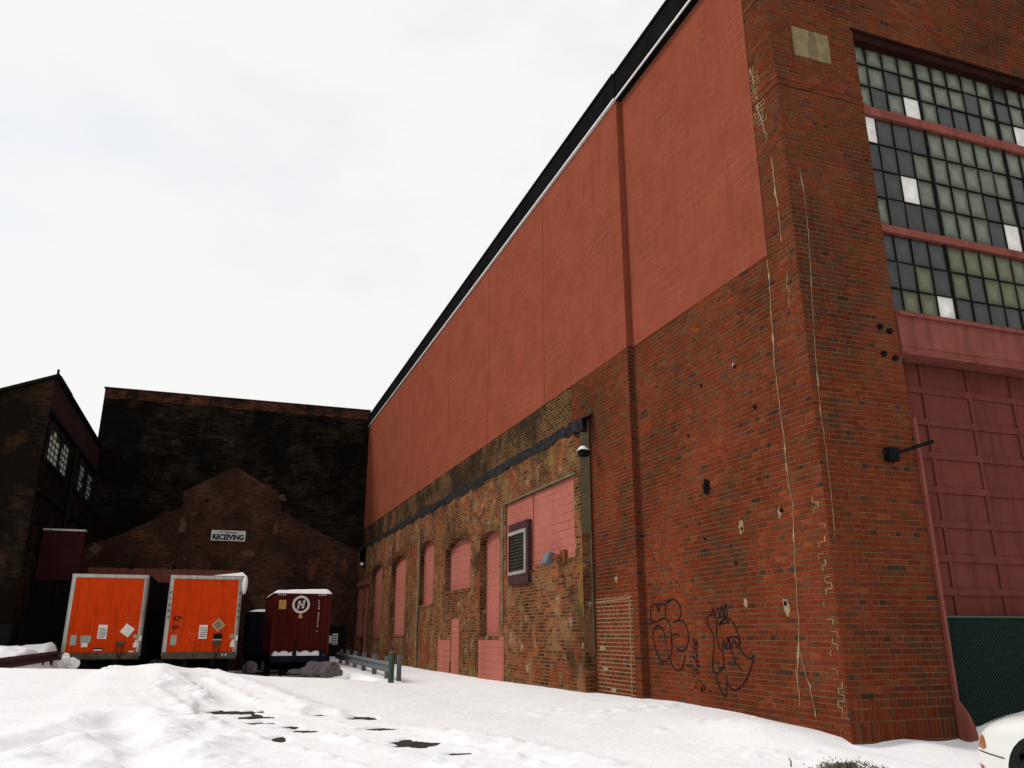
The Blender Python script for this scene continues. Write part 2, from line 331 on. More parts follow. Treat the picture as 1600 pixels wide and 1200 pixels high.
# ================================================================ THE SETTING: snow sheet, asphalt under it
XA, XB, XC, YF, YB = 8.19, 8.04, 7.78, 9.50, 50.0     # planes: near wall, far wall, old arcade wall, front, back building
def vnoise(x, y, s, seed):
    def h(i, j): v = np.sin(i*127.1+j*311.7+seed*74.7)*43758.5453; return v-np.floor(v)
    x = x*s; y = y*s; i = np.floor(x); j = np.floor(y); fx = x-i; fy = y-j; fx = fx*fx*(3-2*fx); fy = fy*fy*(3-2*fy)
    return (h(i, j)*(1-fx)+h(i+1, j)*fx)*(1-fy)+(h(i, j+1)*(1-fx)+h(i+1, j+1)*fx)*fy
def fbm(x, y, s, seed, o=4):
    t = 0; a = .5
    for k in range(o): t = t+a*vnoise(x, y, s*2**k, seed+k*3); a *= .5
    return t
def sstep(a, b, v): t = np.clip((v-a)/(b-a), 0, 1); return t*t*(3-2*t)
def pdist(x, y, pts):
    d = np.full(x.shape, 1e9)
    for (ax, ay), (bx, by) in zip(pts[:-1], pts[1:]):
        L = (bx-ax)**2+(by-ay)**2; t = np.clip(((x-ax)*(bx-ax)+(y-ay)*(by-ay))/L, 0, 1)
        d = np.minimum(d, np.hypot(x-ax-t*(bx-ax), y-ay-t*(by-ay)))
    return d
def gpts(L): return [(PZ(a, b).x, PZ(a, b).y) for a, b in L]
RIDGE_R = gpts([(297, 1068), (411, 1091), (481, 1109), (547, 1126), (640, 1143), (740, 1158), (830, 1172), (930, 1195), (1010, 1225)])
RIDGE_L = gpts([(200, 1052), (262, 1090), (300, 1108), (318, 1128), (310, 1150), (330, 1185), (380, 1225)])
RUT1 = gpts([(300, 1085), (380, 1108), (470, 1128), (560, 1150), (640, 1165), (760, 1190), (850, 1215)])
RUT2 = gpts([(270, 1098), (330, 1118), (430, 1148), (560, 1180), (660, 1210)])
TR = [gpts([(-40, 1182), (60, 1160), (130, 1142), (175, 1128)]), gpts([(100, 1175), (150, 1190), (210, 1182), (290, 1160), (330, 1140)]), gpts([(195, 1130), (205, 1165), (230, 1210)])]
CREST_X = [-30, -9, -4.9, -2.74, -2.16, -1.1, 0, 1.5, 3.4, 4.8, 6, 30]; CREST_Z = [.5, .52, .54, .47, .55, .57, .39, .24, .14, .03, .0, .0]
WB = [PX(a, b, XA) for a, b in ((1008, 1093), (1060, 1099), (1122, 1109), (1180, 1122), (1221, 1134), (1280, 1148), (1309, 1156))]
WBY = [p.y for p in WB][::-1]; WBZ = [p.z for p in WB][::-1]
PATCH = [(368, 1113, 42, 3.6), (395, 1121, 26, 2.6), (445, 1137, 22, 2.6), (412, 1131, 30, 2), (437, 1155, 13, 3.6), (480, 1143, 22, 1.8), (568, 1122, 26, 3), (500, 1118, 16, 1.6), (600, 1140, 36, 2.2), (646, 1162, 40, 5.2), (720, 1178, 20, 2)]
def snow_h(x, y):
    crest = np.interp(x, CREST_X, CREST_Z)
    h = crest*sstep(13, 24, y)
    lane = (1-sstep(4.3, 4.9, x))
    drop = sstep(24.3, 28.5, y)*lane
    h = h*(1-drop)+(-.65)*drop
    h = h+.05*(fbm(x, y, .35, 1)-.45)+.014*(fbm(x, y, 1.6, 5)-.45)
    # snow heaped at the left behind the guard rail
    lm = sstep(-4.7, -5.4, x)*sstep(26, 29, y)*(1-sstep(34, 37, y)); h = h+lm*(1.55+.9*(fbm(x, y, .5, 9)-.45))
    # bank along the side wall, cut off at the corner
    wz = np.interp(y, WBY+[17, 24, 36, 50], WBZ+[.12, .05, .0, .05])
    h = h+(wz+.02)*sstep(4.6, 7.7, x)*sstep(9.35, 9.75, y-.25*(fbm(x, y, 2, 3)-.5))*(1-.0*x)
    h = h+.16*np.exp(-((x-7.3)/.75)**2-((y-10.4)/1.0)**2)
    front = (1-sstep(9.3, 9.8, y))*sstep(7.4, 8.2, x); h = h-front*.09
    h = h+.10*np.exp(-((x-9.0)/.42)**2-((y-9.15)/.45)**2)+.45*np.exp(-((x-12.2)/1.6)**2-((y-9.3)/.75)**2)*sstep(9.7, 10.6, x)
    # plough ridges, ruts, boot and tyre trenches
    cr = fbm(x, y, 5.5, 21, 3)-.42; cf = vnoise(x, y, 11, 4)-.5
    d = pdist(x, y, RIDGE_R); e = np.exp(-(d/.34)**2); h = h+e*(.075+.11*cr+.02*cf)
    d = pdist(x, y, RIDGE_L); e = np.exp(-(d/.38)**2); h = h+e*(.045+.07*cr+.015*cf)
    for P, dep in ((RUT1, .06), (RUT2, .055)):
        d = pdist(x, y, P); h = h+.010*np.cos(d*2*np.pi/.34)*np.exp(-(d/.9)**2)
        h = h-dep*np.exp(-(d/.24)**2)+.02*np.exp(-((d-.42)/.16)**2)*(1+6*cr)
    for P in TR:
        d = pdist(x, y, P); e = np.exp(-(d/.3)**2); h = h-.085*e+.045*np.exp(-((d-.6)/.30)**2)*(1+1.2*cr)+e*.02*cr
    near = (1-sstep(11, 15, y))*sstep(-6, -1, x)*(1-sstep(2.5, 5, x)); h = h+near*.035*cr
    bl = sstep(.56, .7, fbm(x, y, .9, 31))*sstep(4.5, 6, x)*(1-sstep(14, 17, y)); h = h+bl*.12*cr
    # thin spots where the asphalt shows
    h = np.where((y < 22.5) & (x > -4.5) & (x < 5.6) & (y > 6.5), np.maximum(h, .004+.012*(cr+.4)-.10*(1-sstep(-.75, -.25, x))), h)
    v0 = x*_fw.x+y*_fw.y-EYE*_fw.z; v0 = np.where(v0 < .3, .3, v0)
    px = 800+FPX*(x*_rt.x+y*_rt.y)/v0; py = 600-FPX*(x*_up.x+y*_up.y-EYE*_up.z)/v0
    pn = fbm(x, y, 4.6, 13, 4)-.45
    m = np.full(x.shape, -9.); fl_ = np.full(x.shape, -9.)
    for a, b, ra, rb in PATCH:
        m = np.maximum(m, 1-((px-a)/ra)**2-((py-b)/(rb*1.25))**2+3.4*pn); fl_ = np.maximum(fl_, 1-((px-a)/(ra*1.9+10))**2-((py-b-4)/(rb*2.6+8))**2)
    ok = (y > 9.2) & (y < 19.5) & (x < 4.8) & (x > -.2); m = np.where(ok, m, -9); fl_ = np.where(ok, fl_, -9)
    k_ = sstep(0, .7, fl_); h = h*(1-k_)+k_*np.minimum(h, .008+.02*(cr+.4))
    k_ = sstep(-.05, .2, m); h = h*(1-k_)+(-.03)*k_
    return h
def axis(a, b, step, far, grow=1.25):
    core = list(np.arange(a, b+1e-6, step)); lo = []; s = step; v = a
    while v > -far: s *= grow; v -= s; lo.append(v)
    hi = []; s = step; v = b
    while v < far: s *= grow; v += s; hi.append(v)
    return np.array(lo[::-1]+core+hi)
gx = axis(-7, 9.2, .06, 400); gy = np.concatenate([axis(6.5, 19, .06, 400)[:-1]]); gy = gy[gy < 19]
gy = np.concatenate([gy, np.arange(19, 30, .12), np.arange(30, 52, .4), 52*1.25**np.arange(0, 10)])
GX, GY = np.meshgrid(gx, gy); GZ = snow_h(GX, GY)
nx_, ny_ = len(gx), len(gy); V = np.stack([GX.ravel(), GY.ravel(), GZ.ravel()], 1)
idx = np.arange(nx_*ny_).reshape(ny_, nx_); F = np.stack([idx[:-1, :-1].ravel(), idx[:-1, 1:].ravel(), idx[1:, 1:].ravel(), idx[1:, :-1].ravel()], 1)
me = bpy.data.meshes.new('snow_ground'); me.from_pydata(V.tolist(), [], F.tolist()); me.polygons.foreach_set('use_smooth', [True]*len(F)); me.materials.append(M['snow'])
sg = bpy.data.objects.new('snow_ground', me); COL.objects.link(sg); tag(sg, 'white trampled snow covering the yard', None, None, 'structure')
asp = MB().quad((-.25, 9, -.012), (5, 9, -.012), (5, 20, -.012), (-.25, 20, -.012)).build('asphalt', M['asphalt']); tag(asp, 'dark wet asphalt under the thin snow', None, None, 'structure')
def gz(x, y): return float(snow_h(np.array([[float(x)]]), np.array([[float(y)]]))[0, 0])

# ================================================================ BRICK LAYING (real bricks for the near walls)
CH = .083; BL = .232
def layout(u0, u1, z0, z1, seed=0, keep=None, phase=0.):
    r = random.Random(seed); out = []; k = 0; z = z0
    i0 = int(round(z0/CH))
    while z < z1-.02:
        i = i0+k; hd = (i % 6 == 3); Lb = BL/2 if hd else BL
        u = u0-((i % 2)*BL/2 if not hd else BL/4)+phase*0
        while u < u1-.012:
            a, b = max(u, u0), min(u+Lb, u1)
            if b-a > .03 and (keep is None or keep((a+b)/2, z+CH/2)): out.append((a, b, z, min(z+CH, z1), hd))
            u += Lb
        z += CH; k += 1
    return out
def brick_col(u, z, face, r, hd):
    mac = mnoise.noise(Vector((u*.55, z*.55, 3.7 if face else 9.1)))+.5*mnoise.noise(Vector((u*1.7, z*1.7, 1.2)))
    t = r.random()
    if hd and t < .14: c = (.045, .025, .017)
    elif t < .007: c = (.036, .022, .017)
    elif t < .11: c = (.090, .027, .014)
    elif t < .20: c = (.158, .036, .013)
    elif t < .31: c = (.110, .036, .017)
    else: c = BRICK
    k = (.96+.38*mac)*r.uniform(.86, 1.12)
    if mac < -.30 and r.random() < .4: c = (.088, .036, .019)
    if z > 4.6 and r.random() < min(.6, (z-4.6)*.2): c = tuple(.55*q+.45*v for q, v in zip(c, (.085, .038, .019)))
    return tuple(min(1, max(.008, q*k)) for q in c)
def wall_pt(axis_, P, u, z, d): return (P-d, u, z) if axis_ == 'x' else (u, P-d, z)
def brick_faces(mb, cols, axis_, P, b, col, d0=-.012, jt=.0062, jz=.0062, proud=0.):
    a, c, z0, z1, hd = b; a += jt; c -= jt; z0 += jz; z1 -= jz; e = .0035; f = proud
    if c-a < .015 or z1-z0 < .01: return
    o = [wall_pt(axis_, P, *q, d0) for q in ((a, z0), (c, z0), (c, z1), (a, z1))]
    t = [wall_pt(axis_, P, *q, f) for q in ((a+e, z0+e), (c-e, z0+e), (c-e, z1-e), (a+e, z1-e))]
    i = len(mb.v); mb.v += o+t
    fs = [(4, 5, 6, 7)]+[(k, (k+1) % 4, 4+(k+1) % 4, 4+k) for k in range(4)]
    for q in fs: mb.f.append(tuple(i+k for k in (q if axis_ == 'y' else q[::-1]))); cols.append(col)
_bm = {}
def unit_brick(axis_, ln, ht):
    k = (axis_, round(ln, 3), round(ht, 3))
    if k not in _bm:
        mb = MB(); cs = []; brick_faces(mb, cs, axis_, 0, (-ln/2, ln/2, -ht/2, ht/2, False), (1, 1, 1))
        o = mb.build('brick', M['brick_obj']); _bm[k] = o.data; bpy.data.objects.remove(o)
    return _bm[k]
ONE = []        # candidates (distance, axis, plane, brick, colour, parent)
def lay(axis_, P, bricks, parent, seed, near=None):
    """near(u,z): brick is a candidate to be an object of its own"""
    r = random.Random(seed); mb = MB(); cols = []
    for b in bricks:
        u, z = (b[0]+b[1])/2, (b[2]+b[3])/2; col = brick_col(u, z, axis_ == 'y', r, b[4]); pr = r.gauss(0, .0016)
        if near and near(u, z):
            p = Vector(wall_pt(axis_, P, u, z, 0)); ONE.append(((p-_o).length, axis_, P, b, col, parent, pr)); continue
        brick_faces(mb, cols, axis_, P, b, col, proud=pr)
    if mb.f:
        o = mb.build('brick_courses', M['brick_attr'], parent, cols=cols); tag(o, None, None, None, 'stuff'); return o

# ================================================================ THE BRICK HALL
hall = thing('brick_hall', 'tall red brick factory hall with terracotta painted upper wall beside the snowy yard', 'building', (XA, YF, 0))
HX1, HY1, ZT = 30.0, YB, 13.95
Z0 = -.30; ZS = 7.455; ZF = 6.23          # wall foot, lower edge of the paint, top of the old wall
YP, YE = 15.06, 17.17                      # step of the far wall, end of the old arcade wall
# cores (mortar shows in the joints); the shell is closed so no light leaks in
side = MB().box((XA+.007, YF+.007, Z0), (XA+.40, 10.19, 16.5)).box((XA+.0075, 10.19, Z0), (XA+.40, YP+.2, 13.98)).build('side_wall', M['mortar'], hall)
pil = MB().box((XB+.007, YP+.007, Z0), (XB+.45, YE+1.0, ZS)).box((XB+.10, YE+1.0, Z0), (XB+.45, HY1, ZS)).build('far_side_wall', M['mortar'], hall)
front = MB().box((XA+.41, YF+.007, Z0), (10.04, YF+.5, 16.5)).box((10.041, YF+.0075, 12.08), (HX1, YF+.5, 16.5)).build('front_wall', M['mortar'], hall)
up = MB().box((XB+.03, YP+.03, ZS-.05), (XB+.45, HY1, 14.0)).build('upper_wall', M['steelbrown'], hall)
MB().box((XA+.3, YF+.3, 14.0), (HX1, HY1, 14.25)).build('roof', M['roofblack'], hall)
MB().box((HX1-.3, YF+.3, Z0), (HX1, HY1, 14.0)).box((XA+.4, HY1-.3, Z0), (HX1, HY1, 14.0)).box((XA+.5, YF+.6, .05), (HX1-.4, HY1-.4, .1)).build('inner_shell', M['concrete'], hall)
# parapet band (black) and white trim, stepping at the pilaster
MB().box((XB-.06, YP-.03, 13.945), (XA+.4, HY1, 14.60)).box((XB-.10, YP-.03, 14.60), (XA+.4, HY1, 14.66)).box((XB-.03, 10.21, 13.946), (XA+.4, YP-.03, 14.60)).box((XB-.07, 10.21, 14.60), (XA+.4, YP-.03, 14.66)).build('roof_fascia', M['roofblack'], hall)
MB().box((XB-.085, YP-.03, 13.905), (XB-.014, HY1-.01, 13.950)).build('white_trim', M['white'], hall)
MB().box((XB-.05, 10.23, 13.905), (XB-.02, YP-.05, 13.946)).build('white_trim', M['white'], hall)
MB().box((XA-.03, YF-.03, 15.6), (HX1, YF+.7, 16.6)).build('front_parapet', M['spandrel'], hall)
# painted panels of the upper wall, one per bay
ysr = [PX(a, b, XB).y for a, b in ((850, 500), (763, 600), (702, 600), (655, 700))]
seams = [YP-.012]+ysr+[ysr[-1]+5.2, ysr[-1]+10.3, HY1-.02]
for a, b in zip(seams[:-1], seams[1:]):
    nseg = 24; mb = MB(); r = random.Random(int(a*10)); X = XB-.012
    mb.box((X, a+.012, ZS+.03), (XB+.03, b-.012, 13.90))
    ys = np.linspace(a+.008, b-.008, nseg+1)                      # ragged lower edge of the paint
    zs = [ZS+.012*r.random() for _ in ys]
    for k in range(nseg): mb.box((X+.001, ys[k], min(zs[k], zs[k+1])-.02*r.random()), (XB+.02, ys[k+1], ZS+.03))
    mb.build('painted_panel', M['stucco'], hall)
MB().box((XA-.014, 10.2, ZS+.03), (XA+.02, YP-.005, 13.90)).build('painted_panel', M['stucco'], hall)
# bricks
nearA = lambda u, z: z < 2.1 and u < 11.6
lay('x', XA, [b for b in layout(YF, YP+.02, -.30, ZS+.04, 1)], side, 5, nearA)
lay('x', XA, layout(YF, 10.2, ZS+.04, 15.6, 2), side, 6)
lay('x', XB, layout(YP, YE+1.0, -.30, ZS, 3), pil, 7)
# return of the far wall at its step
lay('y', YP, layout(XB, XA, -.30, ZS, 4), pil, 8)
MB().box((XB+.001, YP-.012, ZS+.04), (XA-.02, YP+.03, 13.9)).build('painted_return', M['stucco'], up)
OPX = 10.05
nearF = lambda u, z: z < 2.6
lay('y', YF, layout(XA, OPX, .52, 12.08, 5), front, 9, nearF)
lay('y', YF, layout(XA, 16.9, 12.08, 15.6, 6), front, 10)
MB().box((16.9, YF-.001, 12.08), (HX1, YF+.02, 15.6)).build('spandrel', M['spandrel'], front)
# soldier courses at the foot of the pier
sold = []
for z0, z1, ln in ((-.16, -.02, .075), (-.02, .24, .078), (.24, .40, .11), (.40, .52, .077)):
    u = XA
    while u < OPX-.02: sold.append((u, min(u+ln, OPX), z0, z1, False)); u += ln
lay('y', YF, sold, front, 12, lambda u, z: True)
MB().box((XA-.03, YF-.05, -.6), (OPX, YF+.3, -.16)).build('plinth', M['concrete'], hall)
# far strip between the paint and the old wall: too far to tell bricks apart
MB().box((XB-.001, YE+1.0, 5.9), (XB+.02, HY1, ZS)).build('soot_band', M['sootstrip'], hall)
# 300 nearest bricks are objects of their own, the rest join their courses
ONE.sort(key=lambda t: t[0])
for d_, ax, P, b, col, par, pr in ONE[:300]:
    o = bpy.data.objects.new('brick', unit_brick(ax, b[1]-b[0], b[3]-b[2])); COL.objects.link(o); o.parent = par
    m = Matrix.Translation(hall.location) @ Matrix.Identity(4); o.matrix_parent_inverse = (par.matrix_parent_inverse.copy() and Matrix.Translation(-hall.location)) if False else Matrix.Identity(4)
    o.location = wall_pt(ax, P, (b[0]+b[1])/2, (b[2]+b[3])/2, pr); o.color = (*col, 1)
rest = {}
for t in ONE[300:]: rest.setdefault((t[1], t[2], t[5].name), []).append(t)
for (ax, P, _), L in rest.items():
    mb = MB(); cs = []
    for t in L: brick_faces(mb, cs, ax, P, t[3], t[4], proud=t[6])
    tag(mb.build('brick_courses', M['brick_attr'], L[0][5], cols=cs), None, None, None, 'stuff')
# belt courses and corbels on the corner pier
for z, h, p in ((10.41, .07, .018), (10.55, .05, .010), (12.42, .07, .012)):
    MB().box((XA-p, YF-p, z), (OPX-.002, YF+.05, z+h)).box((XA-p, YF+.052, z), (XA+.05, 10.18, z+h)).build('belt_course', M['spandrel'], front)
# stone plaque, iron anchors and bolts
q = [PY(a, b, YF-.01) for a, b in ((1235, 42), (1292, 56), (1298, 99), (1243, 88))]
px0, px1 = (q[0].x+q[3].x)/2, (q[1].x+q[2].x)/2; pz0, pz1 = (q[2].z+q[3].z)/2, (q[0].z+q[1].z)/2
bevel(MB().box((px0, YF-.03, pz0), (px1, YF+.02, pz1)).build('stone_plaque', M['stone'], front), .008)
for a, b in ((1374, 511), (1389, 518), (1380, 553), (1398, 560)):
    p = PY(a, b, YF); m = MB().tube([(p.x, YF-.045, p.z), (p.x, YF+.01, p.z)], [.045, .05], 10); m.build('anchor_bolt', M['iron'], front)
p = PX(1105, 761, XA); m = MB()
for a in range(6):
    t = a*math.pi/3+.3; m.tube([(XA-.03, p.y, p.z), (XA-.025, p.y+.11*math.cos(t), p.z+.15*math.sin(t))], [.035, .022], 6)
m.tube([(XA-.07, p.y, p.z), (XA, p.y, p.z)], .05, 10); m.build('star_anchor', M['iron'], side)
# chipped patches of old plaster left by removed fixtures
def blob(name, X, Y, axis_, px, py, rx, rz, mat, parent, seed=0, d=.006):
    r = random.Random(seed+px); p = PX(px, py, X) if axis_ == 'x' else PY(px, py, Y); u0 = p.y if axis_ == 'x' else p.x; mb = MB(); ring = []
    for k in range(14):
        t = 2*math.pi*k/14; s = r.uniform(.55, 1.2); ring.append((u0+rx*s*math.cos(t), p.z+rz*s*math.sin(t)))
    P = X if axis_ == 'x' else Y; c = wall_pt(axis_, P, u0, p.z, d+.008)
    for k in range(14): mb.quad(c, wall_pt(axis_, P, *ring[k], d-.004), wall_pt(axis_, P, *ring[(k+1) % 14], d-.004))
    return mb.build(name, mat, parent)
for a, b, rx, rz in ((1158, 822, .08, .13), (1218, 800, .05, .11), (1165, 943, .06, .10), (1229, 947, .10, .15), (1146, 571, .05, .06), (963, 905, .08, .08)):
    blob('mortar_patch', XA if a > 1000 else XB, 0, 'x', a, b, rx, rz, M['lime'], side if a > 1000 else pil)
for a, b, s in ((1160, 826, .030), (1221, 797, .035), (1228, 943, .035), (1148, 573, .035), (1076, 681, .03), (1096, 602, .03), (1180, 636, .04), (1102, 842, .025), (1150, 880, .03)):
    p = PX(a, b, XA); MB().tube([(XA-.018, p.y, p.z), (XA+.005, p.y, p.z)], s, 8).build('bolt_hole', M['iron'], side)
# cracks filled with pale mortar
def crack(pts, axis_, P, wd, parent, seed, jag=.018):
    r = random.Random(seed); L = [PX(a, b, P) if axis_ == 'x' else PY(a, b, P) for a, b in pts]; out = []
    for a, b in zip(L[:-1], L[1:]):
        k = max(2, int((b-a).length/.10))
        out += [a.lerp(b, t/k)+(Vector((0, r.gauss(0, jag), 0)) if axis_ == 'x' else Vector((r.gauss(0, jag), 0, 0))) for t in range(k)]
    out.append(L[-1]); nrm = (-1, 0, 0) if axis_ == 'x' else (0, -1, 0); off = Vector(nrm)*.006
    ws = [max(.008, wd*r.uniform(.4, 1.1)+(wd*1.5 if r.random() < .07 else 0)) for _ in out]
    MB().ribbon([p+off for p in out], ws, nrm).build('mortar_crack', M['lime'], parent)
crack([(1200, 405), (1204, 470), (1210, 560), (1217, 620), (1226, 690), (1233, 760), (1240, 790), (1241, 850), (1244, 910), (1247, 950), (1249, 1000), (1246, 1050), (1250, 1103)], 'x', XA, .022, side, 1, .010)
crack([(1247, 1010), (1262, 1060), (1275, 1120)], 'x', XA, .014, side, 2)
crack([(1206, 245), (1212, 300), (1216, 322)], 'x', XA, .024, side, 3, .008); crack([(1217, 330), (1222, 378)], 'x', XA, .016, side, 4); crack([(1229, 425), (1230, 445), (1234, 480)], 'x', XA, .016, side, 5)
crack([(1249, 262), (1257, 310), (1264, 380), (1267, 440), (1270, 500), (1275, 570), (1281, 640), (1290, 700), (1298, 770), (1304, 840)], 'y', YF, .014, front, 6, .004)
tm = MB(); r = random.Random(14)                                  # toothed repointing along the corner
for k in range(3, 40):
    z = k*CH
    if r.random() < .3: continue
    u = YF+.10+.11*(k % 2)+.05*math.sin(k*.7); w_ = r.uniform(.007, .017); u2 = YF+.10+.11*((k+1) % 2)+.05*math.sin((k+1)*.7)
    tm.ribbon([(XA-.005, u, z), (XA-.005, u+r.gauss(0, .012), z+CH*.5), (XA-.005, u, z+CH)], [w_, w_*1.7, w_], (-1, 0, 0))
    if r.random() < .5: tm.ribbon([(XA-.005, u, z+CH), (XA-.005, u2, z+CH)], w_*.8, (-1, 0, 0))
tag(tm.build('toothed_pointing', M['lime'], side), kind='stuff')
# patch of fresh mortar round loose bricks high on the pier
lat = MB()
for k in range(15):
    z = 9.95+k*CH; u0 = 9.86+.012*k+.05*math.sin(k); u1 = u0+.26-.004*k
    lat.ribbon([(XA-.005, u0, z), (XA-.005, u1, z)], .014, (-1, 0, 0))
    for j in range(3): lat.ribbon([(XA-.005, u0+j*.11+(k % 2)*.04, z), (XA-.005, u0+j*.11+(k % 2)*.04, z+CH)], .013, (-1, 0, 0))
lat.build('fresh_pointing', M['lime'], side)
crack([(1172, 108), (1178, 130), (1184, 160), (1190, 190), (1198, 220)], 'x', XA, .03, side, 31)
# graffiti: sprayed outlines on the side wall
def spray(strokes, wd):
    mb = MB()
    for s in strokes:
        P = catmull([PX(a, b, XA)+Vector((-.006, 0, 0)) for a, b in s], 7); r = random.Random(len(s)); k = len(P)
        mb.ribbon(P, [wd*(.75+.5*abs(math.sin(i*.35+r.random()))) for i in range(k)], (-1, 0, 0))
    return mb
zz = lambda L: [(1000+a/6, 900+b/6) for a, b in L]
spray([zz([(105, 430), (100, 330), (125, 265), (180, 270), (235, 270), (238, 390)]), zz([(235, 280), (270, 235), (320, 220), (370, 270), (382, 350), (365, 420)]), zz([(160, 270), (172, 340), (185, 275)]),
       zz([(105, 430), (160, 430), (215, 395), (270, 430), (290, 520), (300, 700), (260, 780), (205, 800), (150, 690), (125, 580), (130, 500), (170, 465), (215, 500), (240, 600), (248, 650)]),
       zz([(310, 430), (385, 415), (430, 460), (455, 560), (440, 660), (395, 705), (345, 670)]), zz([(300, 560), (335, 545), (370, 560)]),
       zz([(280, 770), (300, 830), (350, 885), (400, 855), (425, 740)]), zz([(300, 560), (298, 700)])], .031).build('graffiti', M['spray'], side)
spray([zz([(720, 400), (670, 360), (630, 400), (640, 460), (690, 560), (690, 700), (680, 850), (715, 915), (780, 860), (800, 880)]), zz([(720, 400), (720, 560), (750, 680), (775, 710), (790, 860)]),
       zz([(730, 390), (780, 380), (840, 400), (890, 470), (930, 580), (940, 680), (990, 750), (1050, 770), (1070, 740)]), zz([(1060, 750), (1050, 830), (990, 980), (920, 1060), (860, 1060), (815, 990), (810, 930)]),
       zz([(715, 915), (730, 1000), (800, 1130), (815, 1000)]), zz([(830, 590), (860, 700), (900, 810), (960, 890)]), zz([(810, 590), (870, 570), (930, 580)]), zz([(770, 660), (790, 600), (800, 680), (830, 590), (850, 680), (880, 600), (910, 670), (935, 600)]),
       zz([(670, 350), (690, 310), (700, 370), (735, 300), (745, 380), (770, 270), (785, 370), (800, 260), (815, 360), (770, 420), (740, 460), (790, 400), (830, 430), (760, 450)])], .028).build('graffiti', M['spray'], side)
r = random.Random(4); mb = MB()
for k in range(90):
    t = r.random(); a = 515+70*t**2+r.gauss(0, 14+20*t); b = 590+520*t; p = PX(1000+a/6, 900+b/6, XA); s = r.uniform(.008, .028)
    mb.ribbon([(XA-.006, p.y-s, p.z), (XA-.006, p.y+s, p.z+r.uniform(-.02, .02))], s*1.2, (-1, 0, 0))
mb.build('tar_spatter', M['spray'], side)
MB().box((XB+.004, YP+.28, -.2), (XB+.0065, YE-.02, 2.18)).build('infill_mortar', M['lime'], pil)
# later brick infill with bright joints at the foot of the pilaster: a pale joint frames it
MB().ribbon([PX(984, 935, XB-.006), PX(988, 1092, XB-.006)], .025, (-1, 0, 0)).ribbon([PX(930, 941, XB-.006), PX(984, 935, XB-.006)], .018, (-1, 0, 0)).build('infill_joint', M['lime'], pil)

# ---- front opening: steel window over a panelled door
WY = YF+.20
zs_ = lambda a, b: PY(a, b, WY).z
wtop = 12.0; t1 = zs_(1500, 206); t2 = zs_(1500, 376); sl = zs_(1500, 509)
WX1 = 17.2
win = MB(); panes = []
pw = .383; first = PY(1355, 150, WY).x-pw*1.0
cols_ = []; x = first-.25; k = 0
x = PY(1349, 75, WY).x-pw
c = 0
while x < WX1-.1:
    cols_.append((x, x+pw)); x += pw; c += 1
    if c == 4 or (c > 4 and (c-4) % 5 == 0): win.box((x, WY-.03, sl), (x+.05, WY+.05, wtop)); x += .05
PAT = [["GGGGGGGGGDGGDGGGGD", "GGDGGGGDGDGGGDGGGG", "GDGWGDDDGGWGGGDDGG"], ["WDDDGGGGGGGDGGGGDG", "DDDGGGGGGDGGGGDGGG", "DDWGGGGDGDGGDDGGGG", "GDDDGGGDWDDGGGGDGG"], ["DDDDYYYYYGYYDYYYYY", "DDYDYDYYYYDYYYDYYY", "DYYWDDDDDYDDYYDDYY"]]
bands = [(wtop, t1+.0, 3), (t1-.20, t2+.0, 4), (t2-.17, sl, 3)]
for g, (za, zb, nr) in enumerate(bands):
    hgt = (za-zb)/nr
    for rr in range(nr):
        z1 = za-rr*hgt; z0 = z1-hgt; win.box((cols_[0][0], WY-.022, z0-.010), (WX1, WY+.022, z0+.010))
        for ci, (xa, xb) in enumerate(cols_): panes.append((xa, xb, z0, z1, PAT[g][rr][ci % 18]))
    for xa, xb in cols_: win.box((xa-.009, WY-.02, zb), (xa+.009, WY+.02, za))
win.box((OPX-.3, WY-.04, wtop-.01), (WX1, WY+.06, wtop+.02))
wf = win.build('steel_window', M['muntin'], hall)
r = random.Random(8)
for xa, xb, z0, z1, kd in panes:
    mb = MB(); t = r.gauss(0, .004); s = r.gauss(0, .004)
    mb.quad((xa+.008, WY+t, z0+.008), (xb-.008, WY-t, z0+.008), (xb-.008, WY-t+s, z1-.008), (xa+.008, WY+t+s, z1-.008), uv=[(0, 0), (1, 0), (1, 1), (0, 1)])
    mb.quad((xa+.008, WY+t+.006, z0+.008), (xa+.008, WY+t+s+.006, z1-.008), (xb-.008, WY-t+s+.006, z1-.008), (xb-.008, WY-t+.006, z0+.008), uv=[(0, 0), (1, 0), (1, 1), (0, 1)])
    mb.build('pane', M['pane'+kd], wf)
for za, zb in ((t1-.02, t1-.19), (t2-.02, t2-.16)):
    MB().box((OPX-.2, WY-.07, zb), (WX1, WY+.05, za)).build('transom', M['pinksteel'], hall)
MB().box((OPX-.05, YF+.03, 11.90), (WX1, YF+.18, 12.08)).box((OPX-.05, YF-.02, 12.05), (WX1, YF+.2, 12.09)).build('lintel', M['lintel'], hall)
MB().box((WX1, YF+.014, Z0), (HX1, YF+.4, 12.08)).build('front_wall_far', M['spandrel'], hall)
bz0 = PY(1412, 553, YF-.05).z; bz1 = sl-.02
bm_ = MB().box((OPX+.005, YF-.03, bz0), (WX1, YF+.26, bz1-.09)).box((OPX+.004, YF-.09, bz0), (WX1, YF-.03, bz0+.03)).box((OPX+.004, YF-.09, bz1-.09), (WX1, YF+.26, bz1-.04)).box((OPX+.004, YF-.055, bz1-.04), (WX1, YF+.26, bz1)).box((OPX+.004, YF-.042, bz0+.15), (WX1, YF-.03, bz0+.165)).build('door_header_beam', M['pinksteel'], hall)
DY = YF+.42
dz = [PY(1499, v, DY).z for v in (573, 618, 666, 716, 768, 821, 873.5, 925)]; dz += [dz[-1]-.55, dz[-1]-1.1, -.05]
dx = [OPX-.05]+[PY(a, 689, DY).x for a in (1452, 1524)]; st = dx[2]-dx[1]
while dx[-1]+st < WX1: dx.append(dx[-1]+st)
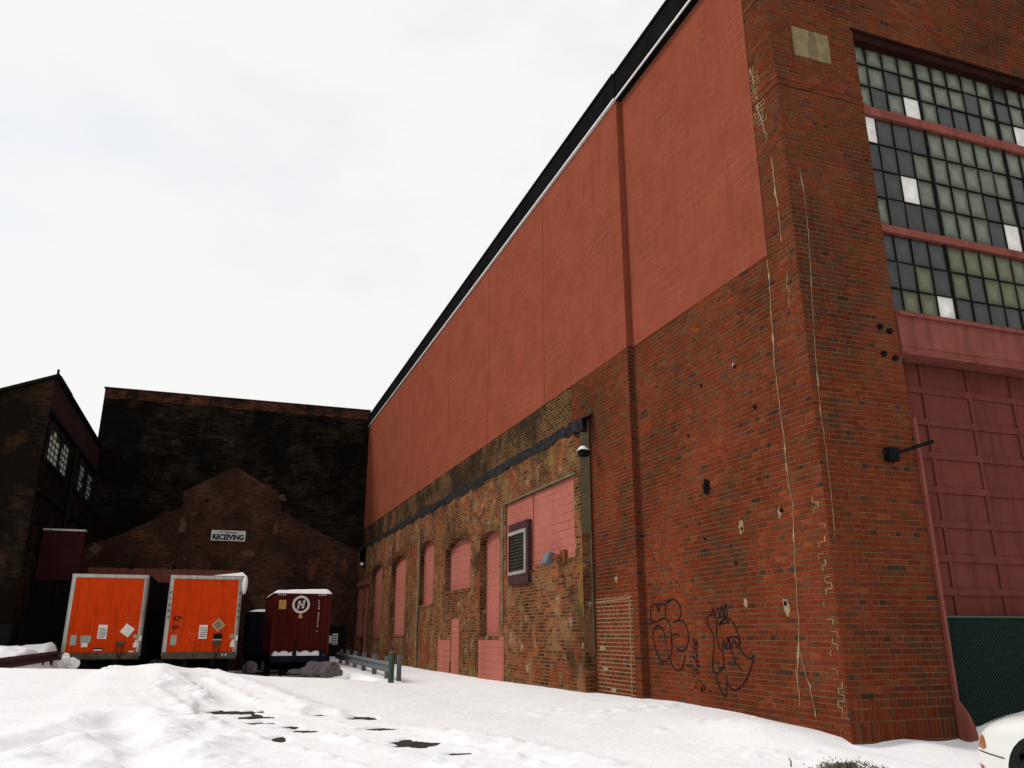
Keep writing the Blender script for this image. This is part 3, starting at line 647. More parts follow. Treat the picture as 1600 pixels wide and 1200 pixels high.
dr = MB()
for z in dz[1:-1]: dr.box((OPX-.1, DY-.045, z-.055), (WX1, DY, z+.055))
for x in dx[1:]:
    for za, zb in zip(dz[:-1], dz[1:]): dr.box((x-.028, DY-.04, zb+.055), (x+.028, DY, za-.055))
dr.box((OPX-.1, DY-.05, dz[0]), (WX1, DY+.1, dz[0]+.25))
door = dr.build('panel_door', M['doorpaint'], hall)
xs = dx+[WX1]
for xa, xb in zip(xs[:-1], xs[1:]):
    for za, zb in zip(dz[:-1], dz[1:]):
        MB().box((xa+.029, DY-.012+random.gauss(0, .002), zb+.056), (xb-.029, DY+.02, za-.056)).build('door_panel', M['doorpaint'], door)
MB().box((OPX-.1, DY+.03, -.3), (WX1, DY+.1, dz[0]+.3)).build('door_back', M['doorpaint'], hall)
# jamb guard: steel angle with a flared wheel guard at its foot
ja = PY(1421, 652, YF-.04); 
MB().box((OPX-.008, YF-.055, .45), (OPX+.045, YF+.02, ja.z)).build('jamb_guard', M['pinksteel'], hall)
mb = MB(); prof = [(-.35, .17), (-.15, .17), (.0, .165), (.15, .15), (.30, .115), (.42, .07), (.50, .032)]; rings = []
for z, w_ in prof:
    i = len(mb.v); rings.append(i); mb.v += [(OPX-.02+w_*1.0*(1+math.cos(t))*.62-.0, YF-.03-w_*1.25*max(0, math.sin(t))+.04*(math.sin(t) < 0), z) for t in np.linspace(0, 2*math.pi, 15)[:-1]]
for a, b in zip(rings[:-1], rings[1:]):
    for k in range(14): mb.f.append((a+k, a+(k+1) % 14, b+(k+1) % 14, b+k))
mb.f.append(tuple(rings[-1]+k for k in range(14))); mb.build('wheel_guard', M['pinksteel'], hall, smooth=True)
# top-level fixtures on the hall
sb = PY(1388, 711, YF); t = thing('wall_bracket', 'black iron bracket with slanted rod on brick pier beside the red door', 'bracket', (sb.x, YF, sb.z-.12))
bevel(MB().box((sb.x-.09, YF-.13, sb.z-.11), (sb.x+.09, YF+.0, sb.z+.10)).build('mount_box', M['iron'], t), .01)
e_ = PY(1462, 690, YF-.35); MB().tube([(sb.x+.02, YF-.10, sb.z+.0), (e_.x-.05, e_.y, e_.z)], .028, 10).build('rod', M['iron'], t)
# green windscreen on a chain link leaf before the door
fs = thing('mesh_gate', 'dark green windscreen mesh gate across the foot of the red panel door', 'gate', (OPX+.2, YF-.02, 0))
ft = PY(1500, 964, YF+.12).z
m = MB(); nseg = 46; gx_ = np.linspace(OPX+.10, WX1-.1, nseg+1)
for k in range(nseg):
    a, b = gx_[k], gx_[k+1]; da, db = .018*math.sin(a*7)+.01*math.sin(a*17), .018*math.sin(b*7)+.01*math.sin(b*17)
    m.quad((a, YF+.12+da, .02), (b, YF+.12+db, .02), (b, YF+.12+db*.2, ft), (a, YF+.12+da*.2, ft))
m.build('windscreen', M['greenmesh'], fs, smooth=True)
m = MB()
gl, gr, gh = OPX+.1, WX1-.12, ft-.03
for k in range(-26, 112):
    x = gl+k*.066
    for sg_ in (1, -1):
        a0_, a1_ = (x, x+gh) if sg_ > 0 else (x+gh, x); lo, hi = min(a0_, a1_), max(a0_, a1_); lo_, hi_ = max(lo, gl), min(hi, gr)
        if hi_-lo_ < .03: continue
        zf = lambda v: .03+(v-lo if sg_ > 0 else hi-v); m.tube([(lo_, YF+.085+.005*sg_, zf(lo_)), (hi_, YF+.085+.005*sg_, zf(hi_))], .0028, 3, False)
tag(m.build('chain_link', M['green'], fs), None, None, None, 'stuff')
MB().tube([(OPX+.08, YF+.1, ft), (WX1-.1, YF+.1, ft)], .02, 8).build('top_rail', M['green'], fs)
for k in range(3): MB().tube([(OPX+.14+k*2.6, YF+.1, -.2), (OPX+.14+k*2.6, YF+.1, ft)], .022, 8).build('post', M['green'], fs)

# ================================================================ THE OLD ARCADE WALL (proud of the hall, arches blocked up)
arc = thing('arcade_wall', 'weathered old brick wall with pink blocked arches under a tar flashing', 'wall', (XC, YE, 0))
def yz(a, b, X=XC): p = PX(a, b, X); return (p.y, p.z)
def arch_poly(x0, x1, ysp, yap, ybt):
    """px: left, right, springing y, apex y, bottom y; in wall metres (u=y grows to the left of the picture)"""
    ua = (yz(x1, (ysp+ybt)/2))[0]; ub = (yz(x0, (ysp+ybt)/2))[0]; zb = yz((x0+x1)/2, ybt)[1]; zt = yz((x0+x1)/2, yap)[1]
    rise = max(.12, (ub-ua)*.09); zs = zt-rise; P = [(ua, zb), (ub, zb), (ub, zs)]; c = (ua+ub)/2; hw = (ub-ua)/2
    Rr = (hw*hw+rise*rise)/(2*rise); th = math.asin(hw/Rr); arcp = [(c+Rr*math.sin(th-2*th*k/10), zs+rise-Rr+Rr*math.cos(th-2*th*k/10)) for k in range(11)]
    return P[:2]+arcp, (c, zs+rise-Rr, Rr, th)
NICHE = [(578, 591, 0, 883, 995), (601, 616, 0, 875, 996), (629, 649.5, 0, 862, 992), (668.5, 689, 0, 840, 943), (705.5, 741, 0, 838, 920), (754.5, 782, 0, 829, 994)]
holes = []; arcs = []
for a, b, s, t, bt in NICHE: h_, g_ = arch_poly(a, b, s, t, bt); holes.append(h_); arcs.append(g_)
dl = (yz(574, 960)[0], yz(557, 960)[0]); dzt = yz(566, 916)[1]; holes.append([(dl[0], -.2), (dl[1], -.2), (dl[1], dzt), (dl[0], dzt)])
cm = [yz(791, 790), yz(896, 742), yz(896, 862), yz(833, 890), yz(799, 898), yz(791, 898)]
ca, cb = cm[1][0], cm[0][0]; cz1 = (cm[0][1]+cm[1][1])/2; cz0 = (cm[2][1]+cm[3][1])/2; cmid = cm[3][0]; czl = cm[4][1]
holes.append([(ca, cz0), (cmid, cz0), (cmid, czl), (cb, czl), (cb, cz1), (ca, cz1)])
mb = MB()
def wq(u0, z00, z01, u1, z10, z11): mb.quad((XC, u0, z00), (XC, u0, z01), (XC, u1, z11), (XC, u1, z10))
def ztop(u): return float(np.interp(u, [YE, YE+.35, YE+.45], [ZF-.45, ZF-.25, ZF]))
cols_u = []
for hl in holes[:7]: cols_u.append((hl[0][0], hl[1][0], hl))
cols_u += [(ca, cmid, [(ca, cz0), (cmid, cz0), (cmid, cz1), (ca, cz1)]), (cmid, cb, [(cmid, czl), (cb, czl), (cb, cz1), (cmid, cz1)])]
cols_u.sort(key=lambda t: t[0]); u = YE
for ua, ub, hl in cols_u:
    if ua-u > 1e-4:
        br = [u]+[v for v in (YE+.35, YE+.45) if u < v < ua]+[ua]
        for a, b in zip(br[:-1], br[1:]): wq(a, -.4, ztop(a), b, -.4, ztop(b))
    if hl[0][1] > -.2: wq(ua, -.4, hl[0][1], ub, -.4, hl[1][1])
    top = sorted(hl[2:], key=lambda t: t[0])
    for (a, b), (c, d) in zip(top[:-1], top[1:]): wq(a, b, ztop(a), c, d, ztop(c))
    u = ub
wq(u, -.4, ZF, HY1-.02, -.4, ZF)
for hl in holes:
    dpt = .10 if hl is holes[-1] else .28
    for (a, b), (c, d) in zip(hl, hl[1:]+hl[:1]): mb.quad((XC, a, b), (XC+dpt, a, b), (XC+dpt, c, d), (XC, c, d))
mb.quad((XC, YE, -.3), (XC, YE, ZF-.45), (XB+.02, YE, ZF-.45), (XB+.02, YE, -.3))
mb.quad((XC, YE, ZF-.45), (XC, YE+.35, ZF-.25), (XB+.02, YE+.35, ZF-.25), (XB+.02, YE, ZF-.45)).quad((XC, YE+.35, ZF-.25), (XC, YE+.45, ZF), (XB+.02, YE+.45, ZF), (XB+.02, YE+.35, ZF-.25)).quad((XC, YE+.45, ZF), (XC, HY1-.02, ZF), (XB, HY1-.02, ZF), (XB, YE+.45, ZF))
aw = mb.build('old_wall', M['old'], arc)
for h_, g_ in zip(holes[:6], arcs):                                          # blocked arch and its brick ring
    mb = MB(); c = Vector((0, sum(p[0] for p in h_)/len(h_), sum(p[1] for p in h_)/len(h_)))
    mb.quad(*[(XC+.22, a, b) for a, b in reversed(h_)]); mb.build('blocked_arch', M['pink'], arc)
    cy, cz, Rr, th = g_; mb = MB(); K = max(8, int(2*th*Rr/.085))
    for k in range(K):
        t0, t1_ = -th*1.04+2.08*th*k/K+.006, -th*1.04+2.08*th*(k+1)/K-.006; f = lambda rr, t, d: (XC-d, cy+rr*math.sin(t), cz+rr*math.cos(t)); dd = .012+random.gauss(0, .003)
        A = [f(Rr+.002, t0, dd), f(Rr+.002, t1_, dd), f(Rr+.23, t1_, dd), f(Rr+.23, t0, dd)]; B = [f(Rr+.002, t0, -.01), f(Rr+.002, t1_, -.01), f(Rr+.23, t1_, -.01), f(Rr+.23, t0, -.01)]
        mb.quad(*A)
        for j in range(4): mb.quad(A[j], B[j], B[(j+1) % 4], A[(j+1) % 4])
    mb.build('arch_ring', M['arch'] if 'arch' in M else M['old'], arc)
    zb = h_[0][1]; MB().box((XC-.03, h_[0][0]-.06, zb-.10), (XC+.12, h_[1][0]+.06, zb)).build('sill', M['old'], arc)
mb = MB(); mb.box((XC+.10, dl[0], -.2), (XC+.16, dl[1], dzt)); mb.build('blocked_door', M['pink'], arc)
MB().box((XC-.05, dl[0]-.25, dzt), (XC+.05, dl[1]+.25, dzt+.28)).build('door_lintel', M['pinksteel'], arc)
MB().quad(*[(XC+.03, a, b) for a, b in reversed(holes[-1])]).build('block_infill', M['pink'], arc)
MB().ribbon([(XC+.02, cmid, cz1), (XC+.02, cmid, cz0)], .03, (-1, 0, 0)).build('infill_seam', M['steelbrown'], arc)
MB().box((XC-.07, ca-.25, cz1), (XC+.02, cb+.15, cz1+.05)).build('drip_ledge', M['concrete'], arc)
# pink blocked openings low down
def patch(a, b, c, d, mat, nm, dpt=.012, parent=arc):
    u0, u1 = yz(b, (c+d)/2)[0], yz(a, (c+d)/2)[0]; zt = yz((a+b)/2, c)[1]; zb = yz((a+b)/2, d)[1]-.2
    return MB().box((XC-dpt, u0, zb), (XC+.02, u1, zt)).build(nm, mat, parent)
patch(684, 703, 1000, 1062, M['pink'], 'painted_patch'); patch(706, 718, 967, 1066, M['pink'], 'painted_patch', .03); patch(748, 788, 995, 1078, M['pink'], 'painted_patch', .02)
p = yz(703.5, 1050); MB().box((XC-.014, p[0]-.10, -.1), (XC+.02, p[0]+.10, .42)).build('slot_opening', M['iron'], arc)
# rain pipe stains and vertical pipe, pipe stub
u_ = yz(654.5, 940)[0]; MB().tube([(XC-.05, u_, -.1), (XC-.05, u_, yz(654.5, 828)[1])], .055, 8).build('drain_pipe', M['stone'], arc)
u_ = yz(785.5, 870)[0]; MB().box((XC-.03, u_-.07, 1.6), (XC+.01, u_+.07, cz1-.02)).build('plaster_strip', M['concrete'], arc)
MB().box((XC+.02, YE-.018, 3.6), (XB-.03, YE+.01, 6.0)).build('concrete_strip', M['concrete'], arc)
MB().tube([(XB-.05, YE-.05, 1.0), (XB-.05, YE-.05, 6.3)], .016, 6).build('conduit', M['concrete'], arc)
# tar flashing, ragged lower edge
mb = MB(); nsg = 150; ys = np.linspace(YE-.25, HY1-.05, nsg+1); r = random.Random(2); rag = [.10*r.random()+.05*math.sin(k*.7) for k in range(nsg+1)]
for k in range(nsg):
    a, b = ys[k], ys[k+1]; top = ZF+.16; wa, wb = .02*math.sin(a*5), .02*math.sin(b*5)
    mb.quad((XB-.012, a, top+wa), (XB-.012, b, top+wb), (XC-.035, b, ZF+.03+wb), (XC-.035, a, ZF+.03+wa))
    mb.quad((XC-.035, a, ZF+.03+wa), (XC-.035, b, ZF+.03+wb), (XC-.02-.02*r.random(), b, ZF-.13-rag[k+1]), (XC-.02-.02*r.random(), a, ZF-.13-rag[k]))
    mb.quad((XB-.012, a, top+wa), (XB-.004, a, top+.09+wa), (XB-.004, b, top+.09+wb), (XB-.012, b, top+wb))
mb.build('tar_flashing', M['flash'], arc)
# louvre vent, flood light, small ledge with snow
def louvre():
    u0, u1 = yz(830, 860)[0], yz(799.5, 865)[0]; z1 = (yz(829, 811)[1]+yz(800, 822)[1])/2; z0 = (yz(829, 908)[1]+yz(800, 917)[1])/2; X = XC
    t = thing('louvre_vent', 'dark brown louvred vent set in pink blockwork of the old wall', 'vent', (X, (u0+u1)/2, z0)); fw = .13; d = .10
    MB().box((X-d, u0, z0), (X+.02, u1, z0+fw*2)).box((X-d, u0, z1-fw*1.7), (X+.02, u1, z1)).box((X-d, u0, z0+fw*2), (X+.02, u0+fw, z1-fw*1.7)).box((X-d, u1-fw*.3, z0+fw*2), (X+.02, u1, z1-fw*1.7)).build('frame', M['steelbrown'], t)
    a, b, c, e = u0+fw, u1-fw*.3, z0+fw*2, z1-fw*1.7
    MB().box((X-d-.025, a, c), (X-.03, a+.12, e)).box((X-d-.02, a+.12, c), (X-.03, b, c+.09)).box((X-d-.02, a+.12, e-.09), (X-.03, b, e)).build('inner_frame', M['alu'], t)
    MB().box((X-.02, a+.1, c+.05), (X-.01, b, e-.05)).build('back', M['iron'], t)
    for k in range(11):
        z = c+.13+(e-c-.2)*k/11; rot = Matrix.Rotation(R(40), 3, 'Y')
        MB().box((X-.085, a+.121, z-.006), (X-.015, b-.002, z+.006), rot).build('slat', M['grime'], t)
louvre()
fl = PX(861, 872, XC-.25); t = thing('flood_light', 'grey wall flood light on rusty bracket beside the louvred vent', 'lamp', (XC, fl.y, fl.z-.15))
rot = Matrix.Rotation(R(24), 3, 'Y')
bevel(MB().box((XC-.36, fl.y-.02, fl.z-.17), (XC-.18, fl.y+.30, fl.z+.15), rot).build('housing', M['galv'], t), .02)
MB().tube([(XC-.2, fl.y-.02, fl.z), (XC-.16, fl.y-.16, fl.z+.02), (XC+.02, fl.y-.22, fl.z+.02)], .06, 8).box((XC-.05, fl.y-.36, fl.z-.15), (XC+.02, fl.y-.08, fl.z+.18)).build('bracket', M['rust'], t)
lp = PX(909, 702, XC-.1); bl_ = thing('snowy_lamp', 'small wall lamp capped with snow at the top end of the old wall', 'lamp', (XC, lp.y, lp.z-.1))
MB().box((XC-.16, lp.y-.1, lp.z-.16), (XC+.05, lp.y+.1, lp.z-.02)).build('housing', M['iron'], bl_)
def snowcap(name, x0, x1, y0, y1, z, hfun, label, over=.04, nx=24, ny=24, drop=.05, group=None):
    xs = np.linspace(x0-over, x1+over, nx); ys = np.linspace(y0-over, y1+over, ny); mb = MB()
    for j, y in enumerate(ys):
        for i, x in enumerate(xs):
            ex = min(1, min(i, nx-1-i)/3.0); ey = min(1, min(j, ny-1-j)/3.0); e = math.sin(math.pi/2*ex)*math.sin(math.pi/2*ey)
            mb.v.append((x, y, z+(hfun(x, y)+.02*mnoise.noise(Vector((x*2, y*2, z))))*e-drop*(e == 0)))
    for j in range(ny-1):
        for i in range(nx-1): a = j*nx+i; mb.f.append((a, a+1, a+nx+1, a+nx))
    i0 = len(mb.v); mb.quad((x0-over, y0-over, z-drop+.001), (x0-over, y1+over, z-drop+.001), (x1+over, y1+over, z-drop+.001), (x1+over, y0-over, z-drop+.001))
    return tag(mb.build(name, M['snow'], smooth=True), label, 'snow', group)
sc_ = snowcap('settled_snow', XC-.17, XC+.03, lp.y-.12, lp.y+.12, lp.z-.02, lambda x, y: .10, 'tiny snow cap on wall lamp at the end of the old wall', .02, 8, 8, .0)

# ================================================================ BACK BUILDING
bk = thing('soot_black_building', 'soot black brick building closing the yard with ghost of a lower gable', 'building', (0, YB, -.7))
BX0, BX1, BZ = -7.35, XB+.02, 15.02
MB().box((BX0, YB, -1.2), (BX1+12, YB+.5, BZ-.66)).box((BX0, YB+.5, -1.2), (BX0+.4, YB+14, BZ-.2)).build('back_wall', M['black'], bk)
MB().box((BX0, YB-.03, BZ-.66), (BX1, YB+.5, BZ-.06)).box((BX0-.06, YB-.07, BZ-.06), (BX1+.02, YB+.56, BZ)).build('parapet', M['parapet'], bk)
MB().box((BX0+.3, YB+.5, BZ-1), (BX1, YB+14, BZ-.7)).build('roof', M['roofblack'], bk)
GP = [(a, b) for a, b in ((135, 853), (180, 838), (240, 812), (285, 791), (287, 768), (330, 747), (369, 729), (405, 752), (436, 768), (440, 798), (500, 832), (553, 861))]
gp = [(PY(a, b, YB-.08).x, PY(a, b, YB-.08).z) for a, b in GP]; gp[0] = (BX0+.1, gp[0][1]); gp[-1] = (XC+.02, gp[-1][1])
mb = MB(); ring = [(gp[0][0], -1.2)]+gp+[(gp[-1][0], -1.2)]
pts, tris = poly_fill(ring, []); mb.v = [(p.x, YB-.08, p.y) for p in pts]
for tr in tris:
    a, b, c = [pts[k] for k in tr]; cr = (b.x-a.x)*(c.y-a.y)-(b.y-a.y)*(c.x-a.x); mb.f.append(tuple(tr) if cr > 0 else tuple(reversed(tr)))
for (a, b), (c, d) in zip(ring, ring[1:]): mb.quad((a, YB-.08, b), (c, YB-.08, d), (c, YB+.02, d), (a, YB+.02, b))
gw = mb.build('gable_wall', M['gable'], bk)
def bpatch(a, b, rx, rz, mat, nm): blob(nm, 0, YB-.08, 'y', a, b, rx, rz, M[mat], bk, 3, .01)
M['redpatch'] = brickmat('exposed_red_brick', (.115, .034, .018), (.07, .026, .016), (.10, .055, .034)); M['palepatch'] = brickmat('pale_scar_brick', (.125, .068, .036), (.07, .034, .02), (.13, .085, .05))
for a, b, rx, rz, mt in ((285, 820, .2, .55, 'palepatch'), (431, 826, .2, .5, 'redpatch'), (386, 866, .45, .3, 'palepatch'), (490, 880, .38, .42, 'redpatch'), (486, 895, .28, .4, 'redpatch'), (416, 808, .3, .15, 'redpatch'), (441, 778, .25, .2, 'palepatch'), (303, 803, .25, .15, 'redpatch'), (215, 835, .5, .25, 'redpatch'), (147, 858, .3, .4, 'palepatch'), (455, 898, .2, .15, 'redpatch'), (538, 885, .3, .6, 'redpatch'), (247, 920, .6, .5, 'palepatch'), (404, 940, .5, .4, 'palepatch')): bpatch(a, b, rx, rz, mt, 'brick_scar')
p = PY(324, 782, YB-.08); MB().tube([(p.x, YB-.11, p.z), (p.x, YB-.05, p.z)], .09, 8).build('vent_hole', M['iron'], bk)
a0, a1 = PY(138, 890, YB-.15), PY(372, 901, YB-.15)
MB().box((a0.x, YB-.22, a0.z-.62), (a1.x, YB-.09, a0.z+.12)).build('dock_header', M['pinksteel'], bk)
MB().box((a0.x+.2, YB-.10, -.9), (a1.x-.4, YB-.085, a0.z-.63)).build('dock_opening', M['chassis'], bk)
for a in (205, 272): p = PY(a, 889, YB-.2); MB().box((p.x-.1, YB-.24, p.z-.02), (p.x+.1, YB-.09, p.z+.18)).build('header_bracket', M['iron'], bk)
d0, d1 = PY(514, 978, YB-.08), PY(540, 978, YB-.08)
dd = MB().box((d0.x, YB-.12, -.35), (d1.x, YB-.082, d0.z)).build('steel_door', M['iron'], bk)
MB().box((d0.x-.25, YB-.13, d0.z), (d1.x+.2, YB-.08, d0.z+.14)).build('door_lintel', M['gable'], bk)
for (a, b, c, e) in ((520, 527, 990, 1007), (514, 517.5, 993, 1005)):
    p, q = PY(a, c, YB-.12), PY(b, e, YB-.12); nt = MB().box((p.x, YB-.135, q.z), (q.x, YB-.122, p.z)).build('notice', M['paper'], dd)
p, q = PY(520, 990, YB-.13), PY(527, 1007, YB-.13); m = MB()
for k in range(4): z = q.z+(p.z-q.z)*(k+.6)/4.6; m.box((p.x+.04, YB-.139, z-.03), (q.x-.04, YB-.136, z+.03))
m.build('notice_print', M['ink'], dd)
p = PY(556, 881, YB-2); tag(MB().box((XC-.18, p.y-.1, p.z-.08), (XC-.0, p.y+.1, p.z+.08)).build('security_camera', M['white']), 'small white security camera in corner where the walls meet', 'camera')

# ---- RECEIVING sign
def text(body, size, mat, name, parent, loc, rot=(R(90), 0, 0), sx=1.0, off=0.0, ext=.004, align='CENTER'):
    cu = bpy.data.curves.new(name, 'FONT'); cu.body = body; cu.size = size; cu.align_x = align; cu.align_y = 'CENTER'; cu.offset = off; cu.extrude = ext
    o = bpy.data.objects.new(name, cu); COL.objects.link(o); dg = bpy.context.evaluated_depsgraph_get(); me = bpy.data.meshes.new_from_object(o.evaluated_get(dg)); bpy.data.objects.remove(o)
    me.transform(Matrix.Translation(loc) @ Matrix.Rotation(rot[2], 4, 'Z') @ Matrix.Rotation(rot[1], 4, 'Y') @ Matrix.Rotation(rot[0], 4, 'X') @ Matrix.Diagonal((sx, 1, 1, 1)))
    me.materials.clear(); me.materials.append(mat); ob = bpy.data.objects.new(name, me); COL.objects.link(ob); ob.parent = parent
    return ob
sa, sb_ = PY(331, 828, YB-.14), PY(383, 846, YB-.14); sx0, sx1, sz0, sz1 = sa.x, sb_.x-.02, sb_.z, sa.z
sgn = thing('receiving_sign', 'white sign reading RECEIVING on the brown gable brick', 'sign', ((sx0+sx1)/2, YB-.14, sz0))
cx, H_ = (sx0+sx1)/2, sz1-sz0
MB().box((sx0, YB-.14, sz0), (sx1, YB-.082, sz1)).build('board', M['signwhite'], sgn)
L0 = Vector(sgn.location)
def onsign(ob): ob.data.transform(Matrix.Translation(-L0)); return ob
t = text('RECEIVING', .46, M['ink'], 'lettering', sgn, (cx, YB-.146, sz0+H_*.36), off=.024); wd = t.dimensions.x if t.dimensions.x > 0 else 2.2
xsv = [v.co.x for v in t.data.vertices]; wd = max(xsv)-min(xsv); kx = (sx1-sx0)*.92/wd; zsv = [v.co.z for v in t.data.vertices]; kz = H_*.56/(max(zsv)-min(zsv))
t.data.transform(Matrix.Translation((cx, 0, sz0+H_*.36)) @ Matrix.Diagonal((kx, 1, kz, 1)) @ Matrix.Translation((-(max(xsv)+min(xsv))/2, 0, -(max(zsv)+min(zsv))/2))); onsign(t)
t = text('S.F. McNamara', .16, M['ink'], 'lettering', sgn, (cx, YB-.146, sz1-H_*.18), off=.004); onsign(t)
m = MB(); m.box((sx0+.10, YB-.143, sz1-H_*.2), (sx0+.42, YB-.141, sz1-H_*.16)).box((sx1-.42, YB-.143, sz1-H_*.2), (sx1-.10, YB-.141, sz1-H_*.16)).build('rule', M['ink'], sgn)

# ================================================================ LEFT BUILDING
LX, LY = -7.20, 36.0
lb = thing('dark_left_building', 'dark brick building with sloping roof edge and small paned side windows', 'building', (LX, LY, 0))
rt0 = PY(83, 589, LY).z; sl_ = (rt0-PY(0, 611, LY).z)/(LX-PY(0, 611, LY).x); LW = 16
mb = MB(); A = [(LX, LY), (LX-LW, LY)]
mb.quad((LX-LW, LY, -1), (LX, LY, -1), (LX, LY, rt0-.08), (LX-LW, LY, rt0-.08-LW*sl_)); fwl = mb.build('front_wall', M['leftbrick'], lb)
MB().quad((LX, LY, -1), (LX, YB, -1), (LX, YB, rt0-.1), (LX, LY, rt0-.08)).build('side_wall', M['leftbrick'], lb)
MB().quad((LX-LW, LY, -1), (LX-LW, LY, rt0-.08-LW*sl_), (LX-LW, YB, rt0-.08-LW*sl_), (LX-LW, YB, -1)).quad((LX-LW, YB, -1), (LX-LW, YB, rt0-.08-LW*sl_), (LX, YB, rt0-.1), (LX, YB, -1)).build('rear_walls', M['leftbrick'], lb)
mb = MB()
for d in (0, .14):
    pass
P0 = [(LX+.16, LY-.16, rt0-.06+.16*sl_), (LX-LW-.2, LY-.16, rt0-.06-(LW+.2)*sl_), (LX-LW-.2, YB, rt0-.06-(LW+.2)*sl_), (LX+.16, YB, rt0-.06+.16*sl_)]; P1 = [(a, b, c+.13) for a, b, c in P0]
mb.quad(*P0).quad(*P1[::-1])
for k in range(4): mb.quad(P0[k], P0[(k+1) % 4], P1[(k+1) % 4], P1[k])
mb.build('roof', M['roofblack'], lb)
MB().tube([(LX+.1, LY-.12, rt0+.05), (LX+.1, LY-.12, rt0+.3)], .05, 6).box((LX+.05, LY+.3, rt0+.08), (LX+.17, LY+3.2, rt0+.16)).build('ridge_cap', M['iron'], lb)
def sY(a, b): p = PX(a, b, LX); return p.y, p.z
zl0 = 10.1; MB().box((LX, LY+.05, zl0), (LX+.06, YB-.02, rt0-.12)).build('upper_band', M['browntin'], lb)
for za in (9.95, 6.75): MB().box((LX, LY+.1, za), (LX+.12, YB-.05, za+.12)).build('string_course', M['iron'], lb)
up_ = sY(115, 740)[0]; MB().box((LX, up_-.5, 2), (LX+.10, up_+.1, 9.9)).build('pilaster', M['leftbrick'], lb)
MB().tube([(LX+.1, up_-.8, 3), (LX+.1, up_-.8, 9.9)], .07, 8).build('downpipe', M['iron'], lb)
for (a, b, c, d) in ((75, 665, 83, 735), (89, 688, 97, 748), (120, 722, 121, 772), (133, 738, 134, 784)):
    pass
for u0, u1 in ((36.5, 38.85), (39.15, 41.1), (44.4, 46.0), (47.1, 48.9)):
    z0, z1 = 8.15, 9.5; X = LX+.01
    f = MB().box((X, u0-.1, z0-.12), (X+.10, u1+.1, z0)).box((X, u0-.1, z1), (X+.10, u1+.1, z1+.12)).box((X, u0-.1, z0), (X+.10, u0, z1)).box((X, u1, z0), (X+.10, u1+.1, z1))
    for k in range(1, 3): f.box((X+.02, u0+(u1-u0)*k/3-.018, z0), (X+.05, u0+(u1-u0)*k/3+.018, z1))
    for k in range(1, 5): f.box((X+.02, u0, z0+(z1-z0)*k/5-.018), (X+.05, u1, z0+(z1-z0)*k/5+.018))
    fo = f.build('window', M['muntin'], lb)
    for i in range(3):
        for j in range(5):
            a, b = u0+(u1-u0)*i/3+.01, u0+(u1-u0)*(i+1)/3-.01; c, d = z0+(z1-z0)*j/5+.01, z0+(z1-z0)*(j+1)/5-.01
            MB().quad((X+.03, a, c), (X+.03, b, c), (X+.03, b, d), (X+.03, a, d), uv=[(0, 0), (1, 0), (1, 1), (0, 1)]).build('pane', M['paneL' if random.random() < .9 else 'paneD'], fo)
MB().box((LX, 37.6, -.9), (LX+.05, 49.8, 3.9)).build('black_lower_sheet', M['chassis'], lb)  # flat near-black sheet over the lower side wall
MB().box((LX-3.5, LY-.25, .2), (LX+.05, LY-.01, 1.6)).box((LX-3.5, LY-.30, 1.6), (LX+.08, LY-.01, 1.68)).build('dark_dado', M['chassis'], lb)
# maroon screen wall bridging to the yard
cy_ = 38.4; c0, c1 = PY(57, 826, cy_), PY(133, 831, cy_); zb = PY(95, 906, cy_).z
cn = thing('maroon_dock_hood', 'dark maroon sheet metal dock hood projecting from the dark left building', 'hood', (LX, cy_, zb))
MB().box((LX+.05, cy_, zb), (c1.x, cy_+.3, c0.z-.05)).build('panel', M['maroon'], cn)
MB().box((LX+.05, cy_-.03, c0.z-.05), (c1.x+.03, cy_+.33, c0.z+.03)).build('capping', M['alu'], cn)
MB().box((c1.x-.12, cy_+.05, -.75), (c1.x, cy_+.25, zb)).build('post', M['iron'], cn)

